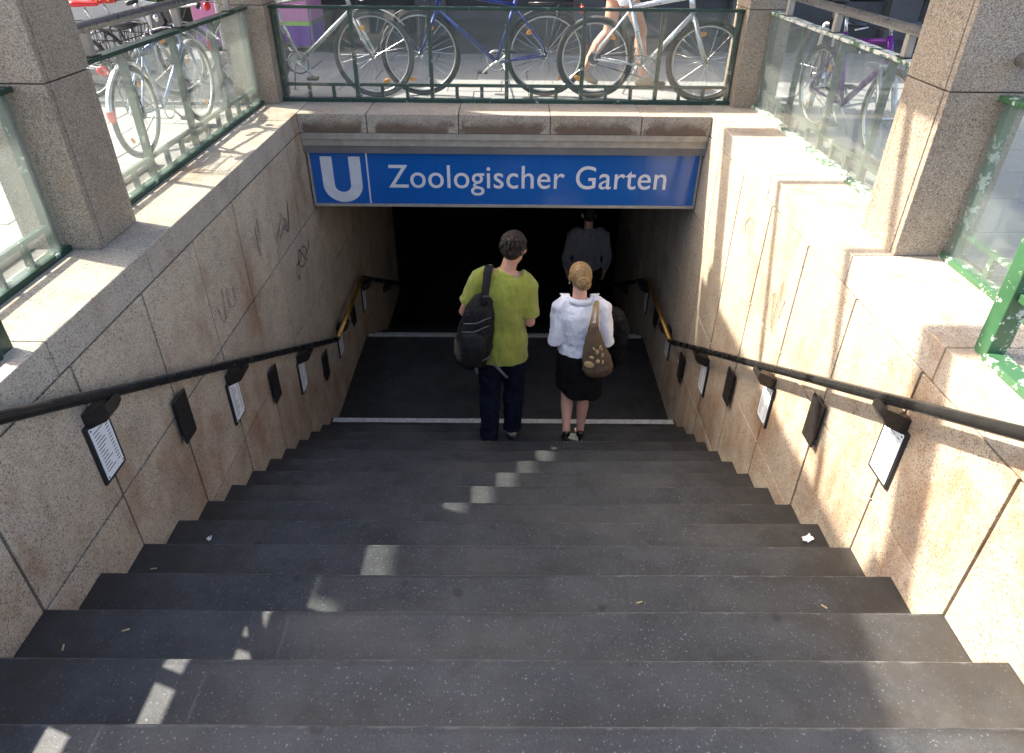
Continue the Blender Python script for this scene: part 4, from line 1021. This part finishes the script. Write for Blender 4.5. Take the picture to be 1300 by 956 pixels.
# black jacket over her right arm
jk = thing('jacket', 'black jacket draped over the right arm of the woman in white', 'jacket', (.90, 4.58, -1.8))
c = [at_y(*p) for p in ((771,392,4.62),(782,402,4.62),(787,418,4.62),(784,440,4.62),(781,462,4.60))]
obj('folded_cloth', MB().loft(c, [.03,.07,.075,.07,.05], [.05,.09,.10,.09,.05], right=(1,0,0), n=20), M['black_cloth'], jk, remesh=.012, disp=.035, dscale=.05)
c = [at_y(*p) for p in ((764,432,4.60),(776,428,4.62),(784,430,4.63))]
obj('sleeve', MB().loft(c, [.04,.05,.04], n=14), M['black_cloth'], jk, remesh=.012, disp=.02, dscale=.05)

# --- third man going down the second flight
J = dict(pelvis=(0,0,.97), neck=(0,.02,1.54), head=(0,.06,1.70), shL=(-.19,0,1.46), shR=(.19,0,1.46), elL=(-.255,-.03,1.18), wrL=(-.23,.06,.94), elR=(.255,-.03,1.18), wrR=(.24,.06,.94), palmL=(1,0,0), palmR=(-1,0,0),
  hipL=(-.095,0,.93), knL=(-.10,.03,.50), anL=(-.10,-.02,.09), toL=(-.11,.18,.02), heL=(-.10,-.06,.03), hipR=(.095,0,.93), knR=(.10,.06,.50), anR=(.10,.02,.09), toR=(.11,.22,.02), heR=(.10,-.02,.03))
def plain_clothes(t, J, torso, arms, shirtm, trousm, f=1.7):
    N = V(J['neck']); mb = MB(); C, a, c_ = torso(.022, .10, .96); mb.loft(C, a, c_, n=24, cap=.1)
    mb.loft([lerp(N, V(J['head']), -.5), lerp(N, V(J['head']), .05)], [.135, .074], [.115, .074], n=18, cap=0)
    for s_ in 'LR': sleeve(mb, *arms[s_], N, f, 1.0)
    obj('shirt', mb, shirtm, t, local=True, remesh=.012, disp=.024, dscale=.07)
    mb = MB(); C, a, c_ = torso(.010, -.13, .14); mb.loft(C, a, c_, n=22)
    for s_ in 'LR':
        h, kn, an = V(J['hip'+s_]), V(J['kn'+s_]), V(J['an'+s_])
        mb.loft([h+V((0,0,.05)), h, lerp(h,kn,.5), kn, lerp(kn,an,.5), lerp(kn,an,1.0)], [.103,.106,.094,.082,.076,.078], n=18, cap=0)
    obj('trousers', mb, trousm, t, local=True, remesh=.014, disp=.024, dscale=.07)
    for s_ in 'LR': obj('shoe', sneaker(MB(), J['he'+s_], J['to'+s_]), M['black_leather'], t, local=True, smooth=True)
m3, P, torso, arms = person('person', 'man in grey shirt and dark trousers going into the dark tunnel', (.97, 7.66, LAND-3*RS), 0, J, M['skin'], None, dict(yaw=0, pitch=-.35))
plain_clothes(m3, J, torso, arms, M['grey_shirt'], M['black_cloth'])
hb = MB(); R_ = Matrix.Rotation(-.35, 3, 'X'); hb.ell(P(0,-.016,.040), .082, .100, .092, 20, 14, R_); hb.ell(P(0,-.042,-.012), .072, .068, .064, 16, 10, R_)
obj('hair', hb, M['hair_brown'], m3, local=True, remesh=.008, disp=.012, dscale=.016)

# --- passer-by walking along the street behind the bicycles
J = dict(pelvis=(0,0,.92), neck=(0,.02,1.42), head=(0,.05,1.585), shL=(-.165,0,1.36), shR=(.165,0,1.36), elL=(-.21,-.08,1.08), wrL=(-.20,.06,.86), elR=(.21,.04,1.08), wrR=(.20,.20,.92), palmL=(1,0,0), palmR=(-1,0,0),
  hipL=(-.085,0,.88), knL=(-.085,-.06,.47), anL=(-.085,-.28,.14), toL=(-.085,-.16,.02), heL=(-.085,-.31,.09), hipR=(.085,0,.88), knR=(.08,.20,.50), anR=(.08,.26,.09), toR=(.08,.46,.03), heR=(.08,.21,.035))
m4, P, torso, arms = person('person', 'bare-legged passer-by in white shorts walking behind the silver mountain bicycle', (.98, 6.72, 0), -PI/2+.15, J, M['skin'], None, dict(male=False, leg=1.0))
N = V(J['neck']); mb = MB(); C, a, c_ = torso(.02, .08, .96); mb.loft(C, a, c_, n=22)
for s_ in 'LR': sleeve(mb, *arms[s_], N, .7, .95)
obj('top', mb, M['red_cloth'], m4, local=True, remesh=.013, disp=.02)
mb = MB(); C, a, c_ = torso(.012, -.13, .14); mb.loft(C, a, c_, n=22)
for s_ in 'LR': h, kn = V(J['hip'+s_]), V(J['kn'+s_]); mb.loft([h+V((0,0,.05)), h, lerp(h,kn,.36)], [.10,.108,.104], n=16, cap=0)
obj('shorts', mb, M['white_cotton'], m4, local=True, remesh=.013, disp=.02)
for s_ in 'LR': obj('shoe', sneaker(MB(), J['he'+s_], J['to'+s_], .04), M['suede'], m4, local=True, smooth=True)
hb = MB(); hb.ell(P(0,-.016,.036), .082, .100, .090); hb.ell(P(0,-.045,-.04), .072, .066, .09)
obj('hair', hb, M['hair_brown'], m4, local=True, remesh=.009, disp=.012, dscale=.02)

# ------------------------------------------------------------------ litter on the steps
def scrap(label, px, py, k, w, h, seed):
    z = NZ-k*RS; c = at_z(px, py, z); rnd = random.Random(seed); mb = MB(); n = 5
    for i in range(n):
        for j in range(n):
            mb.v.append((c.x+w*(i/(n-1)-.5)*(1-.3*j/(n-1))+rnd.uniform(-.004,.004), c.y+h*(j/(n-1)-.5)+.2*w*(i/(n-1)-.5)+rnd.uniform(-.004,.004), z+.005+rnd.random()*.012+.01*abs(i-2)/2))
    for i in range(n-1):
        for j in range(n-1): mb.f.append((i*n+j, (i+1)*n+j, (i+1)*n+j+1, i*n+j+1))
    o = obj('paper_scrap', mb, M['paper'], None, recalc=False); s_ = o.modifiers.new('t', 'SOLIDIFY'); s_.thickness = .0012; tag(o, label, 'litter')
scrap('crumpled white paper scrap on the steps near the sunlit wall', 1024, 686, 4, .062, .035, 1)
scrap('tiny white paper scrap on the steps near the shaded wall', 267, 686, 4, .022, .022, 2)
def butt(label, px, py, k, a):
    z = NZ-k*RS+.0035; c = at_z(px, py, z); d = V((math.cos(a), math.sin(a), 0))
    o = obj('cigarette_butt', MB().loft([c-d*.013, c+d*.004, c+d*.004, c+d*.012], [.0035,.0036,.0036,.0033], n=8, cap=0), M['beige_patch'], None); tag(o, label, 'litter', 'cigarette butts on the steps')
for i, (px, py, k, a) in enumerate(((160,800,1,.4),(80,822,1,1.9),(195,722,3,.2),(1046,770,2,2.4),(812,765,2,.3))):
    butt('cigarette butt lying on a dark stair tread', px, py, k, a)
